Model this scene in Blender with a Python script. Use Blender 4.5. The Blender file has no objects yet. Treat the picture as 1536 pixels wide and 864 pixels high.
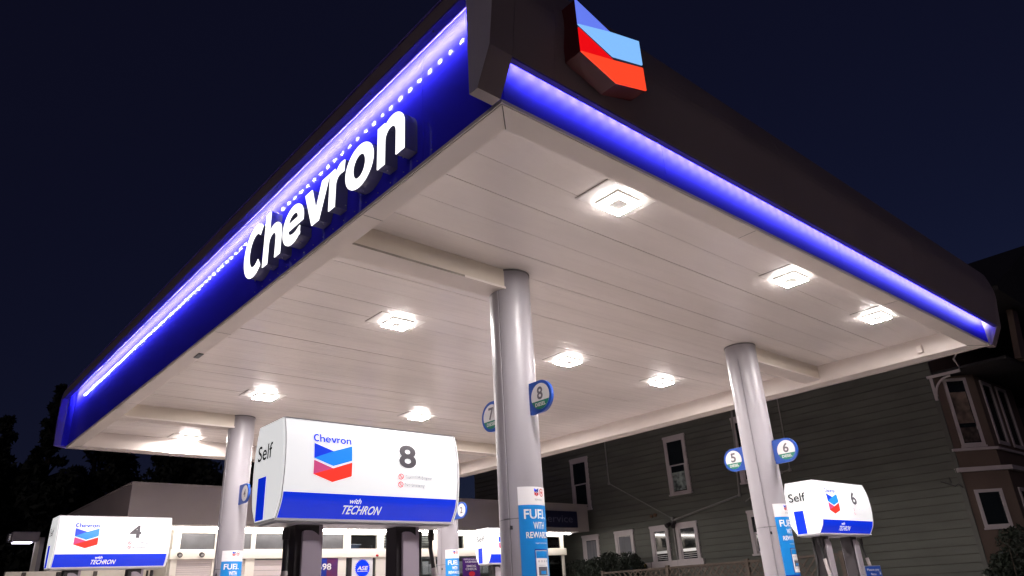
import bpy, bmesh, math, random
from mathutils import Vector, Matrix
random.seed(7)
R = math.radians
S = bpy.context.scene
COL = S.collection
PI = math.pi

# ------------------------------------------------------------------ materials
def nt(name):
    m = bpy.data.materials.new(name); m.use_nodes = True
    t = m.node_tree
    b = next(n for n in t.nodes if n.type == 'BSDF_PRINCIPLED')
    return m, t, b

def mat(name, col, rough=0.5, metal=0.0, spec=0.5, vary=0.0, vscale=3.0, vstretch=(1,1,1), bump=0.0, bscale=30.0,
        bstretch=(1,1,1), emit=None, estr=0.0, coat=0.0, col2=None, bdist=0.01, detail=4.0):
    m, t, b = nt(name)
    b.inputs['Base Color'].default_value = (*col, 1)
    b.inputs['Roughness'].default_value = rough
    b.inputs['Metallic'].default_value = metal
    b.inputs['Specular IOR Level'].default_value = spec
    if coat: b.inputs['Coat Weight'].default_value = coat; b.inputs['Coat Roughness'].default_value = .08
    if emit:
        b.inputs['Emission Color'].default_value = (*emit, 1); b.inputs['Emission Strength'].default_value = estr
    if vary or col2 or bump:
        tc = t.nodes.new('ShaderNodeTexCoord')
    if vary or col2:
        mp = t.nodes.new('ShaderNodeMapping'); mp.inputs['Scale'].default_value = vstretch
        n = t.nodes.new('ShaderNodeTexNoise'); n.inputs['Scale'].default_value = vscale; n.inputs['Detail'].default_value = detail
        r = t.nodes.new('ShaderNodeValToRGB')
        a = col2 if col2 else tuple(c*(1-vary) for c in col)
        r.color_ramp.elements[0].color = (*a, 1); r.color_ramp.elements[0].position = .35
        r.color_ramp.elements[1].color = (*col, 1); r.color_ramp.elements[1].position = .62
        t.links.new(tc.outputs['Object'], mp.inputs[0]); t.links.new(mp.outputs[0], n.inputs['Vector'])
        t.links.new(n.outputs['Fac'], r.inputs[0]); t.links.new(r.outputs[0], b.inputs['Base Color'])
    if bump:
        mp = t.nodes.new('ShaderNodeMapping'); mp.inputs['Scale'].default_value = bstretch
        n = t.nodes.new('ShaderNodeTexNoise'); n.inputs['Scale'].default_value = bscale; n.inputs['Detail'].default_value = 3
        u = t.nodes.new('ShaderNodeBump'); u.inputs['Strength'].default_value = bump; u.inputs['Distance'].default_value = bdist
        t.links.new(tc.outputs['Object'], mp.inputs[0]); t.links.new(mp.outputs[0], n.inputs['Vector'])
        t.links.new(n.outputs['Fac'], u.inputs['Height']); t.links.new(u.outputs[0], b.inputs['Normal'])
    return m

def glass(name, tint=(.9,.95,1), dark=0.0):
    m, t, b = nt(name)
    out = next(n for n in t.nodes if n.type == 'OUTPUT_MATERIAL')
    b.inputs['Base Color'].default_value = (.01,.012,.014,1); b.inputs['Roughness'].default_value = .03
    tr = t.nodes.new('ShaderNodeBsdfTransparent'); tr.inputs[0].default_value = (*tint, 1)
    gl = t.nodes.new('ShaderNodeBsdfGlossy'); gl.inputs['Roughness'].default_value = .03
    fr = t.nodes.new('ShaderNodeFresnel'); fr.inputs[0].default_value = 1.5
    mx = t.nodes.new('ShaderNodeMixShader')
    t.links.new(fr.outputs[0], mx.inputs[0]); t.links.new(tr.outputs[0], mx.inputs[1]); t.links.new(gl.outputs[0], mx.inputs[2])
    t.links.new(mx.outputs[0], out.inputs[0])
    return m

def emis(name, col, s, gloss=True, base=None, rough=.25):
    return mat(name, base if base else tuple(min(1, c*.6) for c in col), rough=rough, emit=col, estr=s)

M = {}
M['cream'] = mat('painted_soffit', (.83,.765,.735), rough=.22, spec=.6, vary=.13, vscale=.9, vstretch=(.3,1,1), bump=.85, bscale=1.3, bstretch=(.5,6,1), bdist=.014)
M['cream_flat'] = mat('painted_trim', (.74,.665,.62), rough=.5, vary=.06, vscale=2)
M['beam'] = mat('painted_beam', (.66,.585,.50), rough=.5, vary=.08, vscale=2)
M['seamdark'] = mat('dark_gap', (.10,.085,.075), rough=.8)
M['blue'] = mat('blue_panel', (.044,.036,.86), rough=.075, spec=.018, vary=.06, vscale=.8, bump=.03, bscale=2.0)
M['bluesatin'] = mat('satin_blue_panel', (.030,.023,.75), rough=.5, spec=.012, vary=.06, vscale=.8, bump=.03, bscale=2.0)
M['lip'] = mat('violet_lip_paint', (.07,.05,.36), rough=.6)
M['silverpale'] = mat('pale_sign_frame', (.62,.60,.63), rough=.4, emit=(1,1,1), estr=.06)
M['visor'] = mat('dark_visor_panel', (.23,.18,.20), rough=.5, metal=.0, vary=.10, vscale=.9, bump=.05, bscale=2)
M['visor_in'] = mat('visor_inner_led_tint', (.16,.12,.55), rough=.6)  # lighter violet carries the LED light on the far end cap in its colour
M['capgrey'] = mat('end_cap_lit_grey', (.52,.50,.58), rough=.5, vary=.1, vscale=1.5)  # lightened grey puts the side light on the cap faces into the colour
M['led'] = mat('led_module', (.8,.8,.8), emit=(.74,.76,1.0), estr=1650)
M['lamp'] = mat('canopy_lamp_led', (.9,.9,.9), emit=(1.0,.93,.90), estr=770)
M['lampside'] = mat('lamp_side_halo', (.9,.9,.9), emit=(1,.95,.92), estr=30)  # emission added to the ring sides to cast a halo on the ceiling
M['led_s'] = mat('led_module_dimmer', (.8,.8,.8), emit=(.74,.76,1.0), estr=1250)
M['lamplens'] = mat('lamp_lens', (.6,.57,.55), rough=.3)
M['lampbody'] = mat('lamp_body_paint', (.82,.79,.76), rough=.4)
M['col'] = mat('column_grey_paint', (.355,.335,.365), rough=.38, vary=.10, vscale=2.4, vstretch=(1,1,.25), bump=.05, bscale=6)
M['colseam'] = mat('column_seam', (.16,.15,.16), rough=.6)
M['concrete'] = mat('forecourt_concrete', (.47,.42,.395), rough=.85, vary=.25, vscale=.7, bump=.3, bscale=40)
M['asphalt'] = mat('asphalt', (.055,.054,.056), rough=.9, vary=.3, vscale=3, bump=.5, bscale=80)
M['pavement'] = mat('pavement_concrete', (.30,.29,.27), rough=.9, vary=.2, vscale=2)
M['paintline'] = mat('road_paint', (.75,.74,.7), rough=.7, vary=.2, vscale=8)
M['signwhite'] = mat('sign_white', (.8,.8,.82), rough=.25, emit=(.97,.97,1.0), estr=.60, vary=.03, vscale=2)
M['signblue'] = mat('sign_blue', (.004,.03,.55), rough=.25, emit=(.004,.035,.80), estr=.62)
M['signend'] = mat('sign_end_white', (.78,.78,.78), rough=.3, emit=(1,1,1), estr=.62)
M['logodark'] = mat('emblem_dark_blue', (.01,.04,.5), rough=.25, emit=(.012,.05,.78), estr=.8)
M['logolight'] = mat('emblem_light_blue', (.02,.2,.7), rough=.25, emit=(.02,.24,.95), estr=.8)
M['logored'] = mat('emblem_red', (.75,.03,.02), rough=.25, emit=(.95,.045,.03), estr=.85)
M['logopink'] = mat('emblem_crimson', (.45,.05,.15), rough=.25, emit=(.55,.075,.22), estr=.8)
M['ink'] = mat('black_ink', (.03,.03,.035), rough=.4)
M['inkgrey'] = mat('grey_ink', (.08,.07,.08), rough=.4, emit=(.10,.09,.11), estr=.5)
M['inkpale'] = mat('pale_grey_ink', (.20,.19,.21), rough=.4, emit=(.25,.25,.27), estr=.5)
M['inkred'] = mat('red_ink', (.7,.08,.1), rough=.4, emit=(.9,.15,.18), estr=.5)
M['inkwhite'] = mat('white_lit_ink', (.85,.85,.85), rough=.4, emit=(1,1,1), estr=.6)
M['silver'] = mat('silver_frame', (.42,.40,.43), rough=.35, metal=.6)
M['darkmetal'] = mat('dark_metal', (.035,.03,.033), rough=.45, vary=.2, vscale=5)
M['post'] = mat('dispenser_post_paint', (.46,.40,.48), rough=.4, vary=.05)
M['postlight'] = mat('pale_dispenser_post', (.42,.38,.42), rough=.4, vary=.05)
M['rubber'] = mat('black_rubber', (.02,.02,.02), rough=.4)
M['sleeve'] = mat('pale_hose_sleeve', (.45,.40,.40), rough=.5)
M['steel'] = mat('brushed_steel', (.5,.5,.5), rough=.35, metal=.9)
M['face_white'] = mat('lit_white_letter_face', (.9,.9,.9), emit=(1,.99,.97), estr=1.6)
M['letterside'] = mat('letter_return_paint', (.17,.165,.30), rough=.22)
M['e_lblue'] = mat('lit_pale_blue_panel', (.1,.3,.6), emit=(.23,.52,1.0), estr=1.0)
M['e_dblue'] = mat('lit_violet_blue_panel', (.1,.2,.6), emit=(.13,.20,.87), estr=1.0)
M['e_red'] = mat('lit_orange_red_panel', (.6,.03,.01), emit=(1.0,.065,.022), estr=1.0)
M['e_dred'] = mat('lit_deep_red_panel', (.6,.01,.01), emit=(.83,.003,.006), estr=1.0)
M['redside'] = mat('red_sign_return', (.075,.004,.008), rough=.4)
M['flagblue'] = mat('flag_blue', (.012,.075,.42), rough=.35)
M['flagwhite'] = mat('flag_white', (.78,.76,.76), rough=.4)
M['green'] = mat('flag_green', (.015,.20,.13), rough=.4)
M['posterblue'] = mat('poster_blue', (.012,.24,.68), rough=.35)
M['posterwhite'] = mat('poster_white', (.85,.83,.85), rough=.35)
M['posternavy'] = mat('poster_navy', (.012,.03,.28), rough=.35)
M['phonegrey'] = mat('phone_grey', (.55,.55,.6), rough=.35)
M['posterred'] = mat('poster_red', (.6,.03,.04), rough=.35)
M['store'] = mat('store_cream_paint', (.82,.765,.67), rough=.5, vary=.04, vscale=2)
M['storefascia'] = mat('store_fascia_stucco', (.36,.315,.30), rough=.8, vary=.06, vscale=1.5, bump=.1, bscale=30)
M['storesoffit'] = mat('store_soffit_paint', (.8,.76,.72), rough=.5)
M['tube'] = mat('eave_light_tube', (1,1,1), emit=(1,.94,.90), estr=36)
M['interior'] = mat('store_interior_wall', (.30,.29,.28), rough=.7, vary=.3, vscale=2)
M['intdark'] = mat('store_interior_floor', (.1,.1,.1), rough=.6)
M['shutter'] = mat('roller_shutter', (.62,.54,.52), rough=.5)
M['pane'] = glass('window_glass', (.75,.78,.8))
M['paneveil'] = mat('frosted_pane', (.085,.085,.09), rough=.25, vary=.35, vscale=1.6)
M['siding'] = mat('green_siding_paint', (.118,.122,.104), rough=.7, vary=.25, vscale=2.5, vstretch=(1,.3,1), bump=.15, bscale=20)
M['tan'] = mat('tan_siding_paint', (.14,.098,.078), rough=.7, vary=.1, vscale=2)
M['trim'] = mat('white_trim_paint', (.55,.49,.50), rough=.5, vary=.08, vscale=3)
M['housepane'] = mat('dark_house_pane', (.012,.016,.017), rough=.06, spec=.7)
M['curtain'] = mat('curtain_cloth', (.17,.17,.19), rough=.7, vary=.3, vscale=14, vstretch=(1,1,.05))
M['roof'] = mat('dark_roof_shingles', (.02,.018,.02), rough=.85, vary=.2, vscale=8)
M['pipe'] = mat('grey_conduit', (.28,.27,.26), rough=.5, metal=.2)
M['wood'] = mat('lattice_wood', (.13,.10,.08), rough=.8, vary=.3, vscale=6)
M['leaf'] = mat('dark_foliage', (.014,.022,.012), rough=.7, vary=.5, vscale=2.5)
M['leafdark'] = mat('far_dark_foliage', (.02,.028,.018), rough=.8, vary=.4, vscale=1.5)
M['bark'] = mat('bark', (.05,.04,.03), rough=.9, vary=.3, vscale=6)
M['navy'] = mat('navy_sign_panel', (.005,.006,.035), rough=.35, emit=(.01,.02,.2), estr=.0)
M['bucket'] = mat('blue_grey_plastic', (.18,.22,.32), rough=.5)
M['warmlamp'] = mat('warm_room_lamp', (.8,.4,.1), emit=(1,.42,.12), estr=.28)
M['yellow'] = mat('yellow_plastic', (.6,.4,.05), rough=.5)

# ------------------------------------------------------------------ mesh builder
class MB:
    def __init__(s): s.v = []; s.f = []; s.mi = []; s.sm = []; s.mats = []
    def _m(s, m):
        if m is None: return 0
        if m not in s.mats: s.mats.append(m)
        return s.mats.index(m)
    def add(s, vs, fs, m=None, smooth=False):
        o = len(s.v); k = s._m(m)
        s.v += [tuple(v) for v in vs]
        for f in fs: s.f.append([i+o for i in f]); s.mi.append(k); s.sm.append(smooth)
        return s
    def box(s, a, b, m=None):
        x0,y0,z0 = a; x1,y1,z1 = b
        if x0>x1: x0,x1=x1,x0
        if y0>y1: y0,y1=y1,y0
        if z0>z1: z0,z1=z1,z0
        return s.add([(x0,y0,z0),(x1,y0,z0),(x1,y1,z0),(x0,y1,z0),(x0,y0,z1),(x1,y0,z1),(x1,y1,z1),(x0,y1,z1)],
            [(0,3,2,1),(4,5,6,7),(0,1,5,4),(1,2,6,5),(2,3,7,6),(3,0,4,7)], m)
    def quad(s, a, b, c, d, m=None): return s.add([a,b,c,d], [(0,1,2,3)], m)
    def prism(s, prof, fn, t0, t1, m=None, closed=True, caps=True, smooth=False):
        """prof: 2D points, fn(p,t)->3D"""
        n = len(prof); vs = [fn(p,t0) for p in prof] + [fn(p,t1) for p in prof]
        fs = [(i,(i+1)%n,n+(i+1)%n,n+i) for i in range(n if closed else n-1)]
        s.add(vs, fs, m, smooth)
        if caps and closed:
            s.add(vs[:n], [tuple(range(n))[::-1]], m); s.add(vs[n:], [tuple(range(n))], m)
        return s
    def tube(s, pts, r, m=None, n=10, r2=None):
        pts = [Vector(p) for p in pts]; rings = []
        for i,p in enumerate(pts):
            d = (pts[min(i+1,len(pts)-1)]-pts[max(i-1,0)]).normalized()
            a = d.cross(Vector((0,0,1)));
            if a.length < .01: a = d.cross(Vector((0,1,0)))
            a.normalize(); b = d.cross(a)
            rr = r if r2 is None else r+(r2-r)*i/(len(pts)-1)
            rings.append([p+a*math.cos(2*PI*k/n)*rr+b*math.sin(2*PI*k/n)*rr for k in range(n)])
        vs = [v for g in rings for v in g]; fs = []
        for i in range(len(rings)-1):
            for k in range(n): fs.append((i*n+k, i*n+(k+1)%n, (i+1)*n+(k+1)%n, (i+1)*n+k))
        s.add(vs, fs, m, True)
        s.add(rings[0], [tuple(range(n))], m); s.add(rings[-1], [tuple(range(n))[::-1]], m)
        return s
    def cyl(s, c, r, z0, z1, m=None, n=48, a0=0, a1=2*PI):
        full = abs(a1-a0-2*PI) < 1e-6; k = n if full else n+1
        an = [a0+(a1-a0)*i/n for i in range(k)]
        vs = [(c[0]+r*math.cos(a), c[1]+r*math.sin(a), z) for z in (z0,z1) for a in an]
        fs = [(i,(i+1)%k,k+(i+1)%k,k+i) for i in range(n)]
        s.add(vs, fs, m, True)
        if full: s.add(vs[:k], [tuple(range(k))[::-1]], m); s.add(vs[k:], [tuple(range(k))], m)
        return s
    def mesh(s, verts, faces, fn, m=None):
        return s.add([fn(v) for v in verts], faces, m)
    def build(s, name, m=None, parent=None, bevel=0, sharp=False):
        me = bpy.data.meshes.new(name)
        off = origin(parent) if parent else Vector((0,0,0))
        me.from_pydata([(v[0]-off.x, v[1]-off.y, v[2]-off.z) for v in s.v], [], s.f)
        ms = s.mats if s.mats else [m]
        if m is not None and s.mats:
            ms = [m if x is None else x for x in s.mats]
        for x in ms: me.materials.append(x)
        for p,k,q in zip(me.polygons, s.mi, s.sm): p.material_index = k; p.use_smooth = q
        me.update()
        o = bpy.data.objects.new(name, me); COL.objects.link(o)
        if parent: o.parent = parent
        if bevel:
            b = o.modifiers.new('bevel', 'BEVEL'); b.width = bevel; b.segments = 2; b.limit_method = 'ANGLE'
        return o
def origin(o):
    p = Vector(o.location)
    while o.parent: o = o.parent; p = p + Vector(o.location)
    return p
def tag(o, label=None, cat=None, group=None, kind=None):
    if label: o['label'] = label
    if cat: o['category'] = cat
    if group: o['group'] = group
    if kind: o['kind'] = kind
    return o
def thing(name, label, cat, loc=(0,0,0), group=None):
    o = bpy.data.objects.new(name, None); COL.objects.link(o); o.location = loc; o.empty_display_size = .1
    return tag(o, label, cat, group)
def struct(name, mb, m=None): return tag(mb.build(name, m), kind='structure')
def copy_tree(o, parent=None):
    c = o.copy(); COL.objects.link(c)
    if parent: c.parent = parent
    for ch in list(o.children): copy_tree(ch, c)
    return c

# ------------------------------------------------------------------ lettering
def shape2d(polys):
    """closed polygons (outer and holes) -> filled flat mesh"""
    c = bpy.data.curves.new('tmp', 'CURVE'); c.dimensions = '2D'; c.fill_mode = 'BOTH'
    for P in polys:
        s = c.splines.new('POLY'); s.points.add(len(P)-1); s.use_cyclic_u = True
        for q,p in zip(s.points, P): q.co = (p[0], p[1], 0, 1)
    return _eval(c)
def _eval(c):
    o = bpy.data.objects.new('tmp', c); COL.objects.link(o)
    dg = bpy.context.evaluated_depsgraph_get(); me = bpy.data.meshes.new_from_object(o.evaluated_get(dg))
    vs = [tuple(v.co) for v in me.vertices]; fs = [tuple(p.vertices) for p in me.polygons]
    bpy.data.objects.remove(o); bpy.data.curves.remove(c); bpy.data.meshes.remove(me)
    return vs, fs
def text2d(body, x0, x1, y0, h=None, bold=0.0, shear=0.0, align='L', spacing=1.0):
    """text fitted so its ink spans x0..x1 (if x1 given) and its height is h, baseline y0"""
    c = bpy.data.curves.new('tmp', 'FONT'); c.body = body; c.size = 1; c.offset = bold; c.shear = shear; c.resolution_u = 4; c.space_character = spacing
    vs, fs = _eval(c)
    lx = min(v[0] for v in vs); hx = max(v[0] for v in vs); ly = min(v[1] for v in vs); hy = max(v[1] for v in vs)
    low = min(0, ly) if any(ch in body for ch in 'gjpqy') else ly
    top = hy
    sy = h/(top-0) if h else (x1-x0)/(hx-lx)
    sx = (x1-x0)/(hx-lx) if x1 is not None else sy
    return [((v[0]-lx)*sx+x0, v[1]*sy+y0, 0) for v in vs], fs
def arc(cx, cy, rx, ry, a0, a1, n=20):
    return [(cx+rx*math.cos(R(a0+(a1-a0)*i/n)), cy+ry*math.sin(R(a0+(a1-a0)*i/n))) for i in range(n+1)]
def glyphs():
    g = {}
    g['C'] = ([[*arc(.68,.74,.68,.77,48,312,36), *arc(.72,.74,.38,.48,312,48,30)]], 1.1)
    nn = lambda h: [(0,0),(0,h),(.28,h),(.28,.86),*arc(.58,.62,.42,.40,125,0,18),(1.0,0),(.70,0),(.70,.56),*arc(.49,.56,.21,.22,0,180,12)[1:],(.28,0)]
    g['h'] = ([nn(1.52)], 1.0)
    g['n'] = ([nn(.99)], 1.0)
    g['e'] = ([[(1.08,.40),*arc(.55,.49,.54,.53,0,318,40),(.93,.06),(.93,.31),*arc(.62,.44,.33,.22,-50,-155,14),(.30,.40)], [*arc(.55,.60,.25,.20,0,180,16)]], 1.09)
    g['v'] = ([[(0,.99),(.33,.99),(.56,.36),(.79,.99),(1.12,.99),(.72,0),(.40,0)]], 1.12)
    g['r'] = ([[(0,0),(0,.99),(.26,.99),(.29,.83),*arc(.58,.66,.32,.36,135,90,8),(.72,1.01),(.69,.73),(.55,.74),*arc(.5,.54,.20,.20,90,170,8),(.30,0)]], .72)
    g['o'] = ([arc(.56,.495,.56,.525,0,360,44)[:-1], arc(.56,.495,.25,.29,0,360,36)[:-1]], 1.12)
    return g
G = glyphs()
WORD = [('C',0,.43),('h',.51,.92),('e',.955,1.40),('v',1.415,1.89),('r',1.90,2.165),('o',2.19,2.645),('n',2.71,3.10)]
def word_polys(x0, y0, xh):
    out = []
    k = xh/.39
    for ch,a,b in WORD:
        P, w = G[ch]; sx = (b-a)/w
        out.append((ch, [[(x0+(a+p[0]*sx)*k, y0+p[1]*xh) for p in q] for q in P]))
    return out
def emblem(w, h, x0, y0):
    """two stacked folded chevrons, list of (name, polygon)"""
    X = lambda a: x0+a*w
    Y = lambda b: y0+b*h
    return [('dark', [(X(0),Y(1)),(X(.5),Y(.82)),(X(0),Y(.60))]),
            ('light', [(X(0),Y(.60)),(X(.5),Y(.82)),(X(1),Y(1)),(X(1),Y(.60)),(X(.5),Y(.42))]),
            ('dred', [(X(0),Y(.55)),(X(.5),Y(.36)),(X(0),Y(.18))]),
            ('red', [(X(0),Y(.18)),(X(.5),Y(.36)),(X(1),Y(.55)),(X(1),Y(.18)),(X(.5),Y(0))])]
def poly_face(mb, poly, fn, m):
    # fan-safe: triangulate through shape2d
    vs, fs = shape2d([poly]); mb.mesh(vs, fs, fn, m)

# ------------------------------------------------------------------ setting
g = MB(); g.quad((-400,-400,-.02),(400,-400,-.02),(400,400,-.02),(-400,400,-.02)); struct('ground', g, M['asphalt'])
g = MB(); g.box((-4.5,-3.6,-.015),(14.4,16.9,0)); struct('forecourt', g, M['concrete'])
g = MB()
g.box((-4.5,-6.2,-.015),(40,-3.61,.0), M['pavement'])
g.box((-8,-6.4,-.015),(40,-6.21,.10), M['pavement'])
struct('pavement', g)
g = MB()
for i in range(-6,12): g.box((i*4,-10.06,-.016),(i*4+1.8,-9.94,-.012))
struct('road_markings', g, M['paintline'])

H0 = 4.55; LX = 9.31; LY = 12.71; CZ = 4.83
X1, X2, YA, YB = 2.28, 6.88, 2.58, 10.12

# ------------------------------------------------------------------ canopy
cano = thing('canopy', 'large flat forecourt canopy with cream planked ceiling and blue glowing fascia', 'canopy', (LX/2,LY/2,0))
# ceiling planks
mb = MB()
y = .07; k = 0
while y < LY-.1:
    y1 = min(y+.4, LY-.3)
    if y1-y > .03:
        for xa, xb in ((.15, LX-.3),):
            dz = random.uniform(-.0015,.0015)
            mb.box((xa, y+.0022, CZ+dz), (xb, y1-.0022, CZ+.03))
    y += .4
mb.build('ceiling', M['cream'], cano)
mb = MB(); mb.box((.12,.05,CZ+.035),(LX-.1,LY-.1,CZ+.06)); mb.build('ceiling_backing', M['seamdark'], cano)
# perimeter bottom strip and inner faces
mb = MB()
def strip(mb, m):
    w = .205; v = .30
    z0, z1 = H0, H0+.012
    # mitred ring, outer rect 0..LX/0..LY, inner rect
    o = [(0.012,.012),(LX-.012,.012),(LX-.012,LY-.012),(.012,LY-.012)]; i = [(w,w),(LX-v,w),(LX-v,LY-v),(w,LY-v)]
    for k in range(4):
        a,b = o[k],o[(k+1)%4]; c,d = i[(k+1)%4],i[k]
        # small gap at the mitres
        mb.add([(*a,z0),(*b,z0),(*c,z0),(*d,z0),(*a,z1),(*b,z1),(*c,z1),(*d,z1)], [(0,3,2,1),(4,5,6,7),(0,1,5,4),(1,2,6,5),(2,3,7,6),(3,0,4,7)], m)
strip(mb, M['cream_flat'])
t = .012
mb.box((.205,.205,H0+.014),(.217,LY-.3,CZ+.02), M['cream_flat']); mb.box((.219,.205,H0+.014),(LX-.3,.217,CZ+.02), M['cream_flat'])
mb.box((LX-.3,.2,H0+.014),(LX-.288,LY-.3,CZ+.02), M['cream_flat']); mb.box((.219,LY-.3,H0+.014),(LX-.3,LY-.288,CZ+.02), M['cream_flat'])
mb.build('soffit_border', M['cream_flat'], cano)
# mitre and joint lines: thin dark sealant beads
mb = MB()
for pa,pb,rr in [((.02,.02),(.205,.205),.0035),((LX-.02,.02),(LX-.3,.205),.0035),((.02,LY-.02),(.205,LY-.3),.0035)] + \
        [((.02,yy),(.205,yy),.0018) for yy in (1.83,5.2,8.9)] + [((xx,.02),(xx,.205),.0018) for xx in (3.1,6.2)]:
    mb = MB(); mb.tube([(*pa,H0-.0005),(*pb,H0-.0005)], rr, n=6); mb.build('joint_bead', M['seamdark'], cano)
# drip edge: pale lip and dark gap
mb = MB()
for a,b in (((-.012,-.012),(LX+.012,-.004)),((-.012,-.004),(-.004,LY)),((LX+.004,-.004),(LX+.012,LY)),((-.012,LY+.001),(LX+.012,LY+.009))):
    mb.box((*a,H0-.008),(*b,H0+.02))
mb.build('drip_edge', M['cream_flat'], cano)
mb = MB()
mb.box((-.002,.0,H0+.004),(.010,LY-.012,H0+.03)); mb.box((.012,.0,H0+.004),(LX-.012,.010,H0+.03))
mb.build('drip_gap', M['seamdark'], cano)
# dropped cross beams beside each column
def beam(xa, xb, yc):
    b = MB()
    b.box((xa,yc-.13,H0+.07),(xb,yc+.13,CZ-.002), M['beam'])
    b.box((xa,yc-.142,H0+.045),(xb,yc+.142,H0+.069), M['cream_flat'])
    b.build('cross_beam', None, cano)
beam(.218, X1-.05, YA); beam(X2+.05, LX-.301, YA); beam(.218, X1-.05, YB); beam(X2+.05, LX-.301, YB)

# blue fascia walls (panels with seams)
mb = MB()
def yseg(a,b,step,first):
    out=[]; t=a; nx=first
    while t < b-1e-6:
        e=min(nx,b); out.append((t,e)); t=e; nx+=step
    return out
for a,b in yseg(0.0, LY, 3.05, .92): mb.box((.0,a+.0015,H0+.03),(.02,b-.0015,5.62))
mb.build('blue_fascia', M['blue'], cano)
mb = MB()
for a,b in yseg(.022, LX, 3.07, 1.76): mb.box((a+.0015,.0,H0+.03),(b-.0015,.02,5.0))
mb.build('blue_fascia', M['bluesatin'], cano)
mb = MB()
for a,b in yseg(.022, LX, 3.07, 1.76): mb.box((a+.0015,LY-.02,H0+.03),(b-.0015,LY,5.62))
for a,b in yseg(.022, LY-.022, 3.07, 1.76): mb.box((LX-.02,a+.0015,H0+.03),(LX,b-.0015,5.0))
mb.build('blue_fascia', M['blue'], cano)

# visors: profile = (outward, z)
def pcurve(pts, n=4):
    out = []
    for i in range(len(pts)-1):
        p0 = pts[max(i-1,0)]; p1 = pts[i]; p2 = pts[i+1]; p3 = pts[min(i+2,len(pts)-1)]
        for k in range(n):
            t = k/n
            out.append(tuple(.5*((2*p1[j])+(-p0[j]+p2[j])*t+(2*p0[j]-5*p1[j]+4*p2[j]-p3[j])*t*t+(-p0[j]+3*p1[j]-3*p2[j]+p3[j])*t**3) for j in (0,1)))
    out.append(pts[-1]); return out
UP = [(.165,4.81),(.205,5.10),(.232,5.34),(.195,5.58),(.15,5.70),(.03,5.82)]
big = pcurve(UP)
def shell(prof, th=.02):
    inner = [(max(p[0]-th,-.02) if i < len(prof)-1 else p[0]-th, p[1]-(th if i>len(prof)-4 else 0)) for i,p in enumerate(prof)]
    return prof + inner[::-1]
big_sh = shell(big)
low = pcurve([(.222,5.44),(.205,5.58),(.15,5.70),(.03,5.82)])
low_sh = shell(low)
S_ = lambda p,t: (t, -p[0], p[1])
N_ = lambda p,t: (t, LY+p[0], p[1])
W_ = lambda p,t: (-p[0], t, p[1])
E_ = lambda p,t: (LX+p[0], t, p[1])
def visor(prof, fn, t0, t1, seams):
    b = MB(); e = [t0]+seams+[t1]
    for a,c in zip(e[:-1], e[1:]): b.prism(prof, fn, a+.0015, c-.0015, smooth=False)
    return b.build('visor', M['visor'], cano)
visor(big_sh, S_, -.03, LX+.03, [.35, 3.4, 6.45])
visor(big_sh, E_, .06, LY-.06, [3.0, 6.1, 9.2])
visor(low_sh, W_, .062, LY-.0, [.92, 3.97, 7.02, 10.07])
visor(low_sh, N_, -.0, LX, [3.0, 6.1])
# roof deck over the visors
mb = MB(); mb.box((-.03,-.03,5.80),(LX+.03,LY+.03,5.815)); mb.build('roof_deck', M['visor'], cano)
# lips (inward flange) and cavity lids
mb = MB()
mb.box((-.03,-.163,4.795),(LX+.03,-.118,4.808), M['lip'])
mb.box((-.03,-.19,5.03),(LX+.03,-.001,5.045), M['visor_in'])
mb.box((-.220,.062,5.427),(-.150,LY-.2,5.439), M['lip'])
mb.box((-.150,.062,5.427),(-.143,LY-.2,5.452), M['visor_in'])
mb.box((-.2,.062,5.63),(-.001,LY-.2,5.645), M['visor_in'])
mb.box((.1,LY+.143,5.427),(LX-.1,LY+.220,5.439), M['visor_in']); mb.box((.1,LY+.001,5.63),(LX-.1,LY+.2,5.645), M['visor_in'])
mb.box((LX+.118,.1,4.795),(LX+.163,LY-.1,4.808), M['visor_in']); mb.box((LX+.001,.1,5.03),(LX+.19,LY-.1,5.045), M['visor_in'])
mb.build('visor_lip', None, cano)
# end caps
cap_prof = [(-.06,H0),(.025,H0),(.165,4.81)] + big[1:-1] + [(.03,5.825),(-.06,5.825)]
def cap(fn, t0, t1, m1, m2):
    b = MB(); b.prism(cap_prof, fn, t0, t1, m1)
    n = len(cap_prof)
    b2 = MB()
    b2.add([fn(p,m2[0]) for p in cap_prof], [tuple(range(n)) if m2[1] else tuple(range(n))[::-1]])
    o = b.build('end_cap', None, cano); b2.build('end_cap_face', M['capgrey'], o)
cap(S_, -.225, -.032, M['visor'], (-.2265, 0))
cap(S_, LX+.032, LX+.2, M['visor'], (LX+.2015, 1))
wcap = [(0.0,H0),(.2,H0+.03),(.222,5.0),(.222,5.44)]+low[1:-1]+[(.03,5.825),(0,5.825)]
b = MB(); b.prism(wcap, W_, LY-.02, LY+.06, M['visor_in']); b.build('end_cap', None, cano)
wc2 = [(0.0,H0),(.2,H0+.03),(.222,5.0),(.222,5.44)]+low[1:-1]+[(.03,5.825),(0,5.825)]
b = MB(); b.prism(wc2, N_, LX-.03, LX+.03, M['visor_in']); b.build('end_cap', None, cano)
b = MB(); b.box((-.10,LY-.06,H0+.03),(-.001,LY-.021,5.60)); b.build('corner_trim', M['blue'], cano)

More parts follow.
